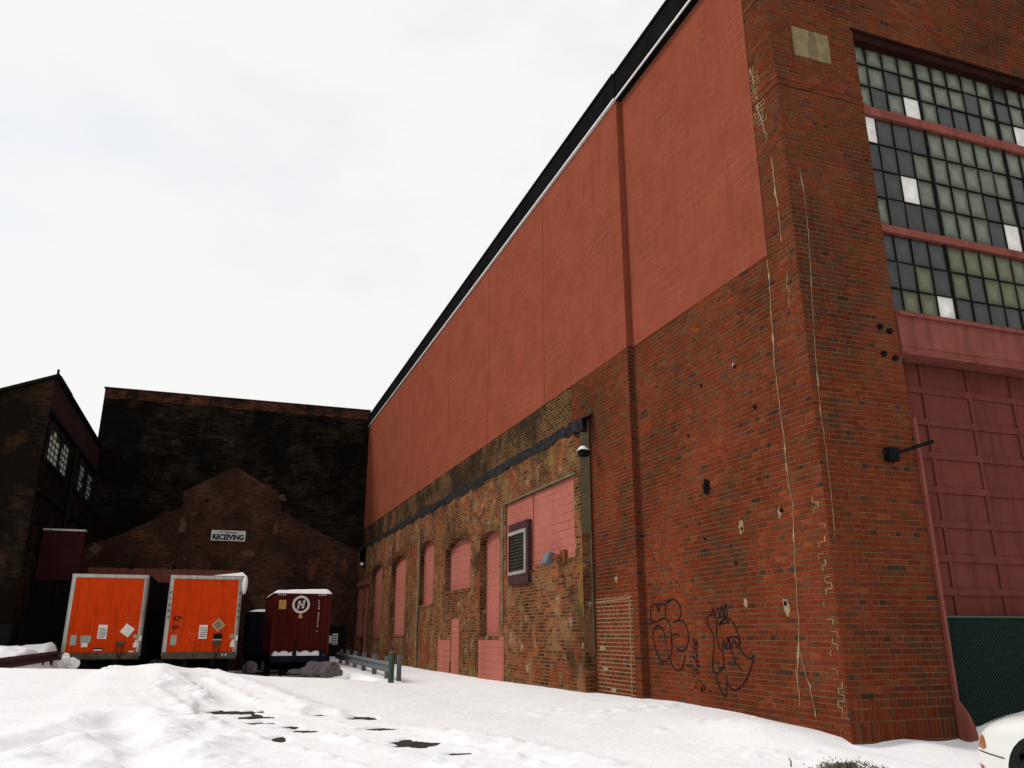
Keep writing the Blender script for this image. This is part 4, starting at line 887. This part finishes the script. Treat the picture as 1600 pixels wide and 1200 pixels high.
# ================================================================ TRAILERS
DOCK = -.65
def disc(mb, c, r, wd, seg=20):
    mb.tube([(c[0]-wd/2, c[1], c[2]), (c[0]+wd/2, c[1], c[2])], r, seg)
def wheel(parent, x, y, r=.5, wd=.28, side=1):
    mb = MB(); mb.tube([(x-wd/2, y, r), (x-wd/2+.03, y, r), (x+wd/2-.03, y, r), (x+wd/2, y, r)], [r*.9, r, r, r*.9], 22); o = mb.build('wheel', M['rubber'], parent, world=False)
    MB().tube([(x+side*(wd/2-.02), y, r), (x+side*(wd/2+.012), y, r)], r*.55, 16).build('rim', M['greyplate'], o, world=False)
def trailer(loc, label, wdt, kind):
    """nose towards the camera (-y); local origin on the ground below the nose centre"""
    t = thing('semi_trailer', label, 'trailer', loc, 0, 'orange trailers backed up to the dock'); W2 = wdt/2; b, tp, Ln = 1.13, 4.08, 14.4
    MB().box((-W2+.10, 0, b+.22), (W2-.10, .04, tp-.10)).build('nose_panel', M['orange'], t, False)
    for s in (-1, 1):
        mb = MB(); rr = .14; pr = [(s*(W2-.15), -.02)]+[(s*(W2-rr+rr*math.sin(a)), rr-.02-rr*math.cos(a)) for a in np.linspace(0, math.pi/2, 6)]+[(s*W2, .25)]
        for (x0, y0), (x1, y1) in zip(pr[:-1], pr[1:]): mb.quad((x0, y0, b+.1), (x1, y1, b+.1), (x1, y1, tp), (x0, y0, tp))
        mb.build('corner_post', M['alu'], t, False, smooth=True)
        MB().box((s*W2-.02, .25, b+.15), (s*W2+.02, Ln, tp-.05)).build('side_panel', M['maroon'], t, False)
        m = MB()
        for k in range(24): m.box((s*(W2+.02), .5+k*.58, b+.2), (s*(W2+.045), .54+k*.58, tp-.1))
        m.box((s*(W2+.0), .2, b+.0), (s*(W2+.03), Ln, b+.18)).box((s*W2-.01, .2, tp-.12), (s*(W2+.03), Ln, tp)).build('side_posts', M['chassis'], t, False)
    bevel(MB().box((-W2+.02, -.035, tp-.12), (W2-.02, .10, tp+.01)).build('top_rail', M['alu'], t, False), .02)
    MB().box((-W2+.03, -.03, b), (W2-.03, .12, b+.23)).build('bottom_rail', M['grime'], t, False)
    MB().box((-W2, .05, tp-.03), (W2, Ln, tp)).build('roof', M['alu'], t, False)
    MB().box((-W2+.02, .1, b-.05), (W2-.02, Ln, b+.1)).box((-.55, .2, b-.28), (-.40, Ln, b-.05)).box((.40, .2, b-.28), (.55, Ln, b-.05)).build('chassis', M['chassis'], t, False)
    MB().box((-W2, Ln-.05, b), (W2, Ln, tp)).build('rear_doors', M['alu'], t, False)
    for s in (-1, 1):
        MB().box((s*.78-.07, 2.4, .02), (s*.78+.07, 2.54, b)).box((s*.78-.14, 2.3, .0), (s*.78+.14, 2.64, .04)).build('landing_leg', M['chassis'], t, False)
        for y in (11.2, 12.5): wheel(t, s*(W2-.17), y, .5, .30, s)
    MB().box((-.95, 10.7, .42), (.95, 13.0, b-.05)).build('axle_frame', M['chassis'], t, False)
    # fittings of the nose
    F = lambda u, v: (-W2+u*wdt, b+v*(tp-b))             # fractions of the nose: from its left foot
    def plate(u0, u1, v0, v1, mat, nm, d=.02):
        x0, z0 = F(u0, v0); x1, z1 = F(u1, v1); return bevel(MB().box((x0, -d, z0), (x1, .002, z1)).build(nm, M[mat], t, False), .006, 1)
    def diamond(u, v, s, mat, nm, rot=0):
        x, z = F(u, v); P = [(x+s*math.cos(rot+k*math.pi/2), -.012, z+s*math.sin(rot+k*math.pi/2)) for k in range(4)]; return MB().quad(*P).quad(*[(a, -.002, c) for a, _, c in P[::-1]]).build(nm, M[mat], t, False)
    def lines(u0, u1, v0, v1, k, nm='notice_print'):
        m = MB(); r = random.Random(k)
        for i in range(k):
            z = F(0, v0+(v1-v0)*(i+.5)/k)[1]; x = F(u0, 0)[0]
            while x < F(u1, 0)[0]-.03: s = r.uniform(.03, .07); m.box((x, -.026, z-.014), (min(x+s, F(u1, 0)[0]), -.0205, z+.014)); x += s+.012
        m.build(nm, M['ink'], t, False)
    plate(.10, .18, .16, .28, 'greyplate', 'vent_plate'); plate(.885, .965, .245, .285, 'greyplate', 'data_plate')
    plate(.90, .965, .135, .19, 'paper', 'sticker'); plate(.915, .95, .19, .225, 'paper', 'sticker'); plate(.965, .995, .21, .275, 'paper', 'sticker', .03)
    gx_, gz_ = F(.735 if kind == 1 else .72, .185)
    bevel(MB().box((gx_-.16, -.06, gz_-.03), (gx_+.16, 0, gz_+.05)).box((gx_-.09, -.09, gz_-.10), (gx_+.09, 0, gz_+.03)).build('gladhand_box', M['grime'], t, False), .01, 1)
    for s in (-1, 1): MB().tube([(gx_+s*.08, -.08, gz_-.06), (gx_+s*.10, -.14, gz_-.2), (gx_+s*.04, -.12, gz_-.40), (gx_+s*.02, -.08, b+.02)], .016, 6).build('air_hose', M['rubber'], t, False)
    if kind == 1:
        plate(.43, .545, .235, .40, 'paper', 'notice'); lines(.445, .535, .245, .365, 5)
        diamond(.80, .335, .25, 'paper', 'placard', .18); plate(.225, .355, .19, .275, 'greyplate', 'data_plate'); plate(.245, .325, .14, .19, 'paper', 'sticker')
        plate(.40, .52, .115, .13, 'ink', 'badge'); plate(.41, .51, .10, .115, 'paper', 'badge', .021); plate(.845, .92, .065, .10, 'amberplate', 'sticker'); plate(.86, .905, .073, .092, 'paper', 'sticker', .022)
        m = MB(); r = random.Random(3)
        for k in range(9): x, z = F(.75+.1*r.random(), .42+.12*r.random()); m.box((x, -.004, z), (x+.02, .002, z+.02))
        m.build('scuff', M['amberplate'], t, False)
    else:
        plate(.465, .575, .235, .40, 'paper', 'notice'); lines(.48, .565, .25, .375, 5)
        diamond(.715, .40, .25, 'diamond', 'placard'); m = MB(); x, z = F(.715, .40)
        for i in (-1, 0, 1):
            for j in (-1, 0, 1):
                q = [(x+((i+a)+(j+c))*.075*.72, -.014, z+((i+a)-(j+c))*.075*.72) for a, c in ((-.36, -.36), (.36, -.36), (.36, .36), (-.36, .36))]; m.quad(*q[::-1])
        m.build('placard_pattern', M['grime'], t, False)
        plate(.665, .78, .235, .295, 'ink', 'document_box', .05); plate(.655, .785, .215, .232, 'greyplate', 'clip_bar', .06)
        x, z = F(.155, .475); text('KP', .24, M['ink'], 'lettering', t, (x, -.004, z), off=.004); x, z = F(.15, .37); text('804', .17, M['ink'], 'lettering', t, (x, -.004, z), off=.004)
        m = MB(); r = random.Random(5)
        for k in range(16): x, z = F(.31+.10*r.random(), .10+.22*r.random()); s = r.uniform(.02, .06); m.box((x, -.004, z), (x+.012, .002, z+s))
        m.build('scuff', M['amberplate'], t, False)
        for s, ls in ((-1, '41804'), (1, '41804')):
            for k, ch in enumerate(ls): text(ch, .16, M['ink'], 'lettering', t, (s*(W2-.085), -.03 if False else -.024, tp-.62-k*.22))
        plate(.80, .815, .03, .06, 'paper', 'reflector', .04); plate(.845, .86, .03, .06, 'paper', 'reflector', .04)
    return t
T1Y, T2Y = 33.6, 33.2
def cxw(a, b, yb, Y): return (PY(a, yb, Y).x+PY(b, yb, Y).x)/2
t1_ = trailer((cxw(104, 225, 962, T1Y), T1Y, DOCK), 'orange trailer nose with blank white diamond placard, next to the dark left building', 2.6, 1)
t2x = cxw(259, 375, 962, T2Y)
trailer((t2x, T2Y, DOCK), 'orange trailer nose marked KP 804 with snow overhanging its roof edge', 2.6, 2)
snowcap('settled_snow', t2x+.25, t2x+1.36, T2Y+.02, T2Y+8, DOCK+4.12, lambda x, y: .03+.14*max(0, (x-t2x-.2)), 'snow overhanging roof corner of the KP 804 trailer', .05, 22, 30, .02)
mb = MB(); c = Vector((t2x+1.36, T2Y+.25, DOCK+3.85))
for i in range(9):
    for j in range(12): a, b = math.pi*i/8, 2*math.pi*j/12; mb.v.append((c.x+.12*math.sin(a)*math.cos(b), c.y+.45*math.sin(a)*math.sin(b), c.z+(.32 if math.cos(a) > 0 else .42)*math.cos(a)))
for i in range(8):
    for j in range(12): mb.f.append((i*12+j, i*12+(j+1) % 12, (i+1)*12+(j+1) % 12, (i+1)*12+j))
tag(mb.build('snow_lobe', M['snow'], smooth=True), 'sagging lobe of snow hanging down the side of the KP 804 trailer', 'snow')

# ---- maroon container on its chassis
CY = 37.0; cxx = cxw(425, 514, 975, CY)+.02; cbz = PY(466, 1023, CY).z; cw, chh, cl = 2.44, PY(473, 927, CY).z-cbz, 6.06
ct = thing('shipping_container', 'maroon corrugated shipping container with white ring emblem', 'container', (cxx, CY, cbz))
def corr(mb, L, z0, z1, f, n, dep):
    prof = []
    for k in range(n):
        a = L*k/n; s = L/n; prof += [(a, 0), (a+s*.35, 0), (a+s*.5, dep), (a+s*.85, dep)]
    prof.append((L, 0))
    for (u0, d0), (u1, d1) in zip(prof[:-1], prof[1:]): mb.quad(f(u0, d0, z0), f(u1, d1, z0), f(u1, d1, z1), f(u0, d0, z1))
mb = MB(); corr(mb, cw-.2, .14, chh-.10, lambda u, d, z: (-cw/2+.1+u, .02+d, z), 13, .045); mb.build('end_wall', M['container'], ct, False)
for s in (-1, 1):
    mb = MB(); corr(mb, cl-.3, .14, chh-.08, lambda u, d, z: (s*(cw/2-.02-d), .15+u, z), 22, .036); mb.build('side_wall', M['container'], ct, False)
    for y in (0, cl-.15): MB().box((s*cw/2-.06-s*.06, y, 0), (s*cw/2+.06-s*.06, y+.15, chh)).build('corner_post', M['container'], ct, False)
    MB().box((s*(cw/2-.04)-.04, .15, .0), (s*(cw/2-.04)+.04, cl-.15, .14)).box((s*(cw/2-.04)-.04, .15, chh-.08), (s*(cw/2-.04)+.04, cl-.15, chh-.005)).build('side_rail', M['container'], ct, False)
MB().box((-cw/2+.12, 0, chh-.12), (cw/2-.12, .12, chh-.01)).build('header_rail', M['container'], ct, False)
MB().box((-cw/2+.12, 0, .0), (cw/2-.12, .12, .15)).build('sill_rail', M['container'], ct, False)
MB().box((-cw/2+.05, .05, chh-.03), (cw/2-.05, cl-.05, chh)).box((-cw/2+.05, cl-.08, .05), (cw/2-.05, cl-.03, chh-.05)).box((-cw/2+.05, .05, .02), (cw/2-.05, cl-.05, .1)).build('roof', M['container'], ct, False)
FQ = lambda a, b: ((PY(a, b, CY).x-cxx), PY(a, b, CY).z-cbz)
ex, ez = FQ(470.5, 944.5); rad = .37; mb = MB(); K = 40
for k in range(K):
    a, b = 2*math.pi*k/K, 2*math.pi*(k+1)/K; g = lambda rr, t: (ex+rr*math.sin(t), -.006, ez+rr*math.cos(t)); mb.quad(g(rad, a), g(rad*.74, a), g(rad*.74, b), g(rad, b))
for s in (-1, 1): mb.quad(*[(ex+x*rad, -.006, ez+z*rad) for x, z in ((s*.26-.13-.06, -.42-.2*(s < 0)), (s*.26+.13-.06, -.42-.0*(s < 0)), (s*.26+.13+.08, .42+.2*(s > 0)), (s*.26-.13+.08, .42))])
mb.quad(*[(ex+x*rad, -.006, ez+z*rad) for x, z in ((-.3, -.16), (.3, -.02), (.3, .2), (-.3, .06))]).build('ring_emblem', M['white'], ct, False)
x, z = FQ(441.5, 944.5); MB().box((x-.15, -.004, z-.19), (x+.15, .02, z+.19)).build('yellow_sticker', M['yellow'], ct, False)
MB().box((x-.11, -.007, z-.13), (x+.11, -.004, z+.12)).build('sticker_print', M['amberplate'], ct, False)
x, z = FQ(469.5, 962); MB().quad((x-.10, -.005, z-.10), (x+.10, -.005, z-.10), (x+.03, -.005, z+.12), (x-.03, -.005, z+.12)).build('warning_triangle', M['yellow'], ct, False)
x, z = FQ(497.5, 962); r = random.Random(6); m = MB()
for k in range(13):
    if k in (4, 11): continue
    zz_ = z+.62-k*.105; m.box((x-.03, -.006, zz_-.035), (x-.005, .02, zz_+.035)).box((x-.03, -.006, zz_+.015*r.choice((-1, 1, 2))-.01), (x+.03, .02, zz_+.02))
    if r.random() < .6: m.box((x+.008, -.006, zz_-.035), (x+.03, .02, zz_+.035))
m.build('serial_marks', M['white'], ct, False)
for s in (-1, 1):
    m = MB()
    for k in range(4): m.quad((s*.85+k*.09-.2, -.004, chh-.10), (s*.85+k*.09-.16, -.004, chh-.10), (s*.85+k*.09-.13, -.004, chh-.03), (s*.85+k*.09-.17, -.004, chh-.03))
    m.build('hazard_stripes', M['white'], ct, False)
snowcap('settled_snow', cxx-cw/2+.03, cxx+cw/2, CY, CY+cl, cbz+chh+.01, lambda x, y: .17+.08*(x-cxx)/cw, 'thick smooth snow cap on roof of the maroon container', .05, 30, 40, .02)
cs = thing('container_chassis', 'navy container chassis with snow on its front beam under the maroon container', 'trailer', (cxx, CY, DOCK)); dk = cbz-DOCK
MB().box((-1.2, -.75, dk-.27), (1.2, -.60, dk-.02)).build('front_bolster', M['navy'], cs, False)
MB().box((-1.0, -.6, dk-.22), (1.0, .1, dk-.04)).build('front_deck', M['chassis'], cs, False)
for x in (-.27, .83): MB().box((x-.08, -.80, dk-.22), (x+.08, -.66, dk+.2)).build('pin_post', M['navy'], cs, False)
MB().box((-.55, -.6, dk-.34), (-.38, 6.4, dk-.005)).box((.38, -.6, dk-.34), (.55, 6.4, dk-.005)).box((-1.2, .1, dk-.2), (1.2, .3, dk-.005)).box((-1.2, 5.8, dk-.2), (1.2, 6.0, dk-.005)).build('frame_rails', M['chassis'], cs, False)
for s in (-1, 1):
    MB().box((s*.62-.06, 1.2, .02), (s*.62+.06, 1.34, dk-.2)).box((s*.62-.12, 1.1, 0), (s*.62+.12, 1.44, .04)).build('landing_leg', M['chassis'], cs, False)
    for y in (4.3, 5.5): wheel(cs, s*1.03, y, .48, .3, s)
MB().tube([(.62, 1.2, .1), (1.0, .6, .5), (.66, .1, dk-.2)], .03, 6).tube([(-.62, 1.27, .3), (.62, 1.27, .3)], .03, 6).build('brace', M['chassis'], cs, False)
MB().box((-1.02, 3.9, .42), (1.02, 5.9, dk-.3)).build('axle_frame', M['chassis'], cs, False)
def beamsnow(x, y): return .10+.09*abs(math.sin((x-cxx)*7.2))
snowcap('settled_snow', cxx-1.16, cxx+.98, CY-.72, CY-.03, DOCK+dk-.02, beamsnow, 'scalloped snow lying on front beam of the container chassis', .0, 44, 10, .0)
# ---- navy box trailer behind it
ny = 44.3; nx0 = PY(385, 1000, ny).x; nzt = PY(395, 956, ny).z
nt_ = thing('navy_trailer', 'dark navy box trailer with thin snow behind the maroon container', 'trailer', (nx0+1.25, ny, DOCK)); hh = nzt-DOCK
MB().box((-1.25, 0, 1.0), (1.25, 4.6, hh)).build('box_body', M['navy'], nt_, False)
for s in (-1, 1):
    MB().box((s*1.25-.06, -.03, .95), (s*1.25+.06, .1, hh+.01)).build('corner_post', M['chassis'], nt_, False); wheel(nt_, s*1.05, 3.6, .48, .3, s)
    MB().box((s*.8-.06, 1.0, 0), (s*.8+.06, 1.12, 1.0)).build('landing_leg', M['chassis'], nt_, False)
MB().box((-.9, 2.8, .42), (.9, 4.4, 1.0)).build('axle_frame', M['chassis'], nt_, False)
snowcap('settled_snow', nx0, nx0+2.5, ny, ny+4.6, nzt+.01, lambda x, y: .13, 'thin snow layer on roof of the navy trailer', .03, 16, 16, .0)
pg = PY(397, 1035, 41.5); tag(MB().tube([(pg.x, 41.5, DOCK-.1), (pg.x, 41.5, PY(399, 962, 41.5).z)], .05, 8).tube([(pg.x, 41.5, PY(399, 962, 41.5).z), (pg.x+.12, 41.5, PY(399, 962, 41.5).z+.12)], .05, 8).build('grey_pole', M['iron']), 'thin dark pole standing between the orange trailers and the container', 'pole')

# ================================================================ GUARD RAILS, POST, DEBRIS
def guardrail(name, pts, zt, label, mat, pm, npost, zg):
    t = thing(name, label, 'guard rail', (pts[0][0], pts[0][1], zg(pts[0]))); A, B = [Vector((*p, 0)) for p in pts]; d = (B-A).normalized(); nn = Vector((d.y, -d.x, 0)); mb = MB()
    prof = [(0, .155), (.03, .14), (.075, .10), (.075, .07), (.02, .03), (.02, -.03), (.075, -.07), (.075, -.10), (.03, -.14), (0, -.155)]
    K = 16
    for (o0, h0), (o1, h1) in zip(prof[:-1], prof[1:]):
        for k in range(K):
            P, Q = A.lerp(B, k/K), A.lerp(B, (k+1)/K); za, zb = zt[0]+(zt[1]-zt[0])*k/K, zt[0]+(zt[1]-zt[0])*(k+1)/K; s = -1 if label.startswith('galv') else 1
            mb.quad(P+nn*o0*s+Vector((0, 0, za+h0)), Q+nn*o0*s+Vector((0, 0, zb+h0)), Q+nn*o1*s+Vector((0, 0, zb+h1)), P+nn*o1*s+Vector((0, 0, za+h1)))
    mb.build('w_beam', M[mat], t)
    for k in range(npost):
        f = (k+.6)/npost; P = A.lerp(B, f); z = zt[0]+(zt[1]-zt[0])*f; P = P+nn*(.10 if label.startswith('galv') else -.10)
        MB().box((P.x-.07, P.y-.09, zg((P.x, P.y))-.15), (P.x+.07, P.y+.09, z+(.30 if pm == 'galv' else .14))).build('post', M[pm], t)
    return t
gA = (4.98, 24.4); gB = (5.75, 42.0)
zA = PY(611, 1043, 24.4).z-.02
guardrail('guard_rail', (gA, gB), (zA, PY(520, 1024, 42).z), 'galvanised guard rail running from the green bollard towards the back door', 'galv', 'galv', 6, lambda p: gz(*p))
gp_ = PZ(611.5, 1068); gpx, gpy = gp_.x, 24.1; zt_ = PY(611, 1019, gpy).z; zbm = gz(PY(611.5, 1060, gpy).x, gpy)
t = thing('bollard', 'dark green steel bollard at the end of the galvanised guard rail', 'bollard', (PY(611.5, 1045, gpy).x, gpy, zbm)); bx_ = t.location.x
MB().tube([(bx_, gpy, zbm-.3), (bx_, gpy, zt_-.02)], .085, 16).build('pipe', M['green'], t)
MB().tube([(bx_, gpy, zt_-.02), (bx_, gpy, zt_), (bx_, gpy, zt_+.03)], [.086, .075, .02], 16).build('cap', M['concrete'], t)
zpp = gz(5.25, 24.9); tag(MB().box((5.20, 24.85, zpp-.1), (5.32, 24.97, zpp+.72)).build('short_post', M['galv']), 'short pale steel post just behind the green bollard', 'post')
guardrail('guard_rail', ((-5.3, 25.2), (-5.05, 33.0)), (PY(0, 1038, 25.6).z, PY(100, 1024, 33).z), 'rusty brown guard rail half buried in snow beside the orange trailers', 'rustrail' if 'rustrail' in M else 'steelbrown', 'steelbrown', 6, lambda p: gz(*p))
def rock(name, c, s, mat, label, cat, seed, sub=3, group=None):
    bm = bmesh.new(); bmesh.ops.create_icosphere(bm, subdivisions=sub, radius=1)
    for v in bm.verts:
        k = 1+.35*mnoise.noise(v.co*1.3+Vector((seed, 0, 0)))+.16*mnoise.noise(v.co*3.4+Vector((0, seed, 0)))+.07*mnoise.noise(v.co*8); v.co = Vector((v.co.x*s[0], v.co.y*s[1], v.co.z*s[2]))*k
    me = bpy.data.meshes.new(name); bm.to_mesh(me); bm.free(); me.materials.append(M[mat]); o = bpy.data.objects.new(name, me); COL.objects.link(o); o.location = c; return tag(o, label, cat, group)
rk = PY(515, 1047, 31); rock('snow_boulder', (rk.x, 31, rk.z), (.42, .5, .27), 'dirtysnow', 'big grey lump of dirty frozen snow below the galvanised guard rail', 'snow lump', 3, 4)
rk = PY(490, 1045, 32); rock('snow_boulder', (rk.x, 32.2, rk.z-.02), (.38, .45, .25), 'dirtysnow', 'smaller dark lump of frozen snow under the container chassis', 'snow lump', 8, 4)
for k, (a, b, s) in enumerate(((103, 1031, .13), (112, 1037, .20), (94, 1039, .18), (98, 1026, .11), (80, 1042, .16))):
    p = PY(a, b, 32.2); rock('snow_chunk', (p.x, 32.2+.2*k, p.z), (s*1.2, s, s), 'snow', 'white chunk of broken snow heaped beside the rusty guard rail', 'snow lump', 20+k, 2, 'snow chunks by the rusty guard rail')
for k, (a, b) in enumerate(((245, 1035), (392, 1036))): p = PY(a, b, 36); rock('snow_drift', (p.x, 36, p.z-.15), (.3, .6, .25), 'dirtysnow', ('grey snow drift between the two orange trailers', 'grey snow drift between the KP 804 trailer and the container')[k], 'snow lump', 40+k, 3)
# clod of ploughed snow on the crest
p = PY(180, 1046, 23.6); rock('snow_clod', (p.x, 23.6, p.z-.05), (.35, .25, .16), 'snow', 'lumpy clod of ploughed snow on the crest before the orange trailers', 'snow lump', 51, 3)
p = PX(1196, 1165, 6.6); p = PZ(1198, 1168, .28); rock('snow_clod', (p.x, p.y, gz(p.x, p.y)), (.20, .15, .06), 'snow', 'crumbled snow clod on the bank below the graffiti', 'snow lump', 61, 3)
for k, (a, b, ln) in enumerate(((1231, 1150, .09), (1278, 1156, .10))):
    p = PZ(a, b, .3); z = gz(p.x, p.y); tag(MB().tube([(p.x, p.y, z-.05), (p.x+.01, p.y, z+ln*.6), (p.x-.015+.05*k, p.y, z+ln)], [.009, .008, .004], 6).build('dry_stalk', M['straw']), 'dry plant stalk poking out of the snow bank near the brick corner', 'stalk', 'dry stalks in the snow bank')

# ================================================================ SHRUB at the corner of the bank
sp = PZ(1318, 1200, .05); scx, scy = sp.x-.12, sp.y-.22; sz = gz(scx, scy)
sh = thing('low_shrub', 'low grey green evergreen shrub poking out at the foot of the snow bank', 'shrub', (scx, scy, sz))
r = random.Random(12); mb = MB(); stem = MB()
for k in range(70):
    a = r.uniform(0, 2*math.pi); L = r.uniform(.15, .44); el = r.uniform(.05, 1.2); e = Vector((scx+L*math.cos(a)*math.cos(el)*1.15, scy+L*math.sin(a)*math.cos(el), sz+.0+.13*math.sin(el))); b0 = Vector((scx+.05*math.cos(a), scy+.05*math.sin(a), sz-.05))
    stem.tube([b0, b0.lerp(e, .5)+Vector((0, 0, .03)), e], [.008, .006, .003], 4, False)
    for j in range(70):
        t = r.uniform(.25, 1.05); c = b0.lerp(e, t)+Vector((r.gauss(0, .03), r.gauss(0, .03), r.gauss(0, .02)+.03*(1-abs(2*t-1)))); d = Vector((r.gauss(0, 1), r.gauss(0, 1), abs(r.gauss(0, 1)))).normalized()*r.uniform(.018, .042); sdv = d.cross(Vector((r.random(), r.random(), .3))).normalized()*.0055
        mb.quad(c-sdv, c+sdv, c+d)
tag(mb.build('foliage', M['leaf'], sh), None, None, None, 'stuff'); stem.build('stem', M['bark'], sh)

# ================================================================ WHITE CAR (nose pointing up the yard)
def make_car(loc, rz):
    t = thing('parked_car', 'white sedan parked in the snow before the mesh gate', 'car', loc, rz)
    # local: nose at y=0, tail at y=-4.6, x to the right, z up
    ST = [(0.0, .70, .28, .47, .60), (-.05, .78, .23, .54, .69), (-.20, .82, .20, .60, .765), (-.45, .845, .19, .64, .82), (-.85, .855, .18, .67, .86), (-1.25, .86, .18, .68, .885), (-1.6, .865, .18, .67, .87), (-2.3, .87, .18, .68, .89), (-3.1, .87, .18, .69, .90), (-3.7, .855, .19, .69, .91), (-4.25, .82, .24, .69, .92), (-4.5, .76, .32, .66, .90), (-4.6, .66, .40, .60, .82)]
    mb = MB(); rings = []
    for y, wd, zb, zm, zt in ST:
        ring = [(-wd*.86, zb), (-wd*.97, zb+.08), (-wd, zm-.12), (-wd*.995, zm), (-wd*.955, zm+(zt-zm)*.55), (-wd*.84, zt-.018), (-wd*.45, zt), (0, zt+.008)]
        ring = ring+[(-a, b) for a, b in ring[-2::-1]]; rings.append(len(mb.v)); mb.v += [(a, y, b) for a, b in ring]
    K = 15
    for a, b in zip(rings[:-1], rings[1:]):
        for k in range(K-1): mb.f.append((a+k, a+k+1, b+k+1, b+k))
        mb.f.append((a+K-1, a, b, b+K-1))
    mb.f.append(tuple(rings[0]+k for k in reversed(range(K)))); mb.f.append(tuple(rings[-1]+k for k in range(K)))
    body = mb.build('body', M['carpaint'], t, False, smooth=True)
    md = body.modifiers.new('s', 'SUBSURF'); md.levels = 3; md.render_levels = 3
    cut = MB()
    for y in (-.74, -3.45):
        for s in (-1, 1): cut.tube([(s*.56, y, .32), (s*1.1, y, .32)], .37, 32)
    cu = cut.build('cut', M['rubber']); bo = body.modifiers.new('b', 'BOOLEAN'); bo.object = cu; bo.operation = 'DIFFERENCE'; bo.solver = 'EXACT'
    # evaluate at the origin, then keep the plain mesh
    body.parent = None; dg = bpy.context.evaluated_depsgraph_get(); dg.update(); me = bpy.data.meshes.new_from_object(body.evaluated_get(dg)); old = body.data; body.modifiers.clear(); body.data = me; body.parent = t
    bpy.data.objects.remove(cu); me.polygons.foreach_set('use_smooth', [True]*len(me.polygons))
    G = [(-1.25, .70, .82), (-1.95, .60, 1.36), (-3.15, .58, 1.38), (-4.05, .68, .88)]; mb = MB()
    for y, wd, z in G:
        mb.v += [(-wd-.06 if z < 1 else -wd, y, z), (-wd*.6, y, z+.03), (wd*.6, y, z+.03), (wd+.06 if z < 1 else wd, y, z)]
    for a in range(3):
        for k in range(3): i = a*4+k; mb.f.append((i, i+1, i+5, i+4))
    mb.quad(mb.v[0], mb.v[4], mb.v[8], mb.v[12]); mb.quad(mb.v[3], mb.v[15], mb.v[11], mb.v[7]); mb.build('windows', M['carglass'], t, False)
    MB().box((-.57, -3.12, 1.385), (.57, -1.98, 1.425)).build('roof', M['carpaint'], t, False)
    for y in (-.74, -3.45):
        for s in (-1, 1):
            m = MB(); x = s*.745; m.tube([(x-.10, y, .30), (x-.08, y, .30), (x+.08, y, .30), (x+.10, y, .30)], [.25, .30, .30, .25], 28); o = m.build('wheel', M['rubber'], t, False)
            MB().tube([(x+s*.09, y, .30), (x+s*.105, y, .30), (x+s*.108, y, .30)], [.20, .195, .06], 24).build('hubcap', M['chrome'], o, False)
            MB().tube([(s*.57, y, .31), (s*.575, y, .31)], .35, 28).build('wheel_well', M['iron'], t, False)
    def side_patch(pts, mat, nm, s, off=.006, th=None):
        """patch on the flank: (y,z) outline snapped to the body surface"""
        mb = MB(); V3 = []
        for y, z in pts:
            ok, hit, nn, _ = body.ray_cast(Vector((s*2, y, z)), Vector((-s, 0, 0)))
            V3.append(Vector((hit.x+s*off, y, z)) if ok else Vector((s*.6, y, z)))
        c = sum(V3, Vector())/len(V3); c.x += s*.006
        for a, b in zip(V3, V3[1:]+V3[:1]): mb.quad(a, b, c)
        return mb.build(nm, M[mat], t, False)
    for s in (-1, 1):
        side_patch([(-.04, .65), (-.05, .55), (-.10, .535), (-.13, .58), (-.12, .66), (-.08, .685)], 'clearlens', 'headlamp', s)
        side_patch([(-.12, .61), (-.10, .545), (-.15, .53), (-.195, .545), (-.18, .60), (-.145, .63)], 'amberlens', 'corner_lamp', s, .009)
        side_patch([(-.06, .42), (-.08, .35), (-.13, .35), (-.12, .415)], 'redlens', 'side_marker', s)
        # bumper seam
        P = []
        for y in np.linspace(-.10, -.37, 12):
            z = .515-.03*(y+.1)/-.42; ok, hit, nn, _ = body.ray_cast(Vector((s*2, y, z)), Vector((-s, 0, 0)))
            if ok: P.append(Vector((hit.x+s*.004, y, z)))
        if len(P) > 2: MB().tube(P, .004, 5).build('bumper_seam', M['iron'], t, False)
        P = []
        for y in np.linspace(-.03, -.36, 10):
            z = .285; ok, hit, nn, _ = body.ray_cast(Vector((s*2, y, z)), Vector((-s, 0, 0)))
            if ok: P.append(Vector((hit.x+s*.003, y, z)))
        if len(P) > 2: MB().tube(P, .008, 5).build('lip_seam', M['iron'], t, False)
    MB().box((-.35, -.02, .36), (.35, .015, .46)).build('grille', M['iron'], t, False)
    MB().box((-.6, -4.61, .62), (-.35, -4.56, .74)).build('tail_lamp', M['redlens'], t, False); MB().box((.35, -4.61, .62), (.6, -4.56, .74)).build('tail_lamp', M['redlens'], t, False)
    return t
CAR = make_car((6.24, 5.0, 0.05), R(-6))
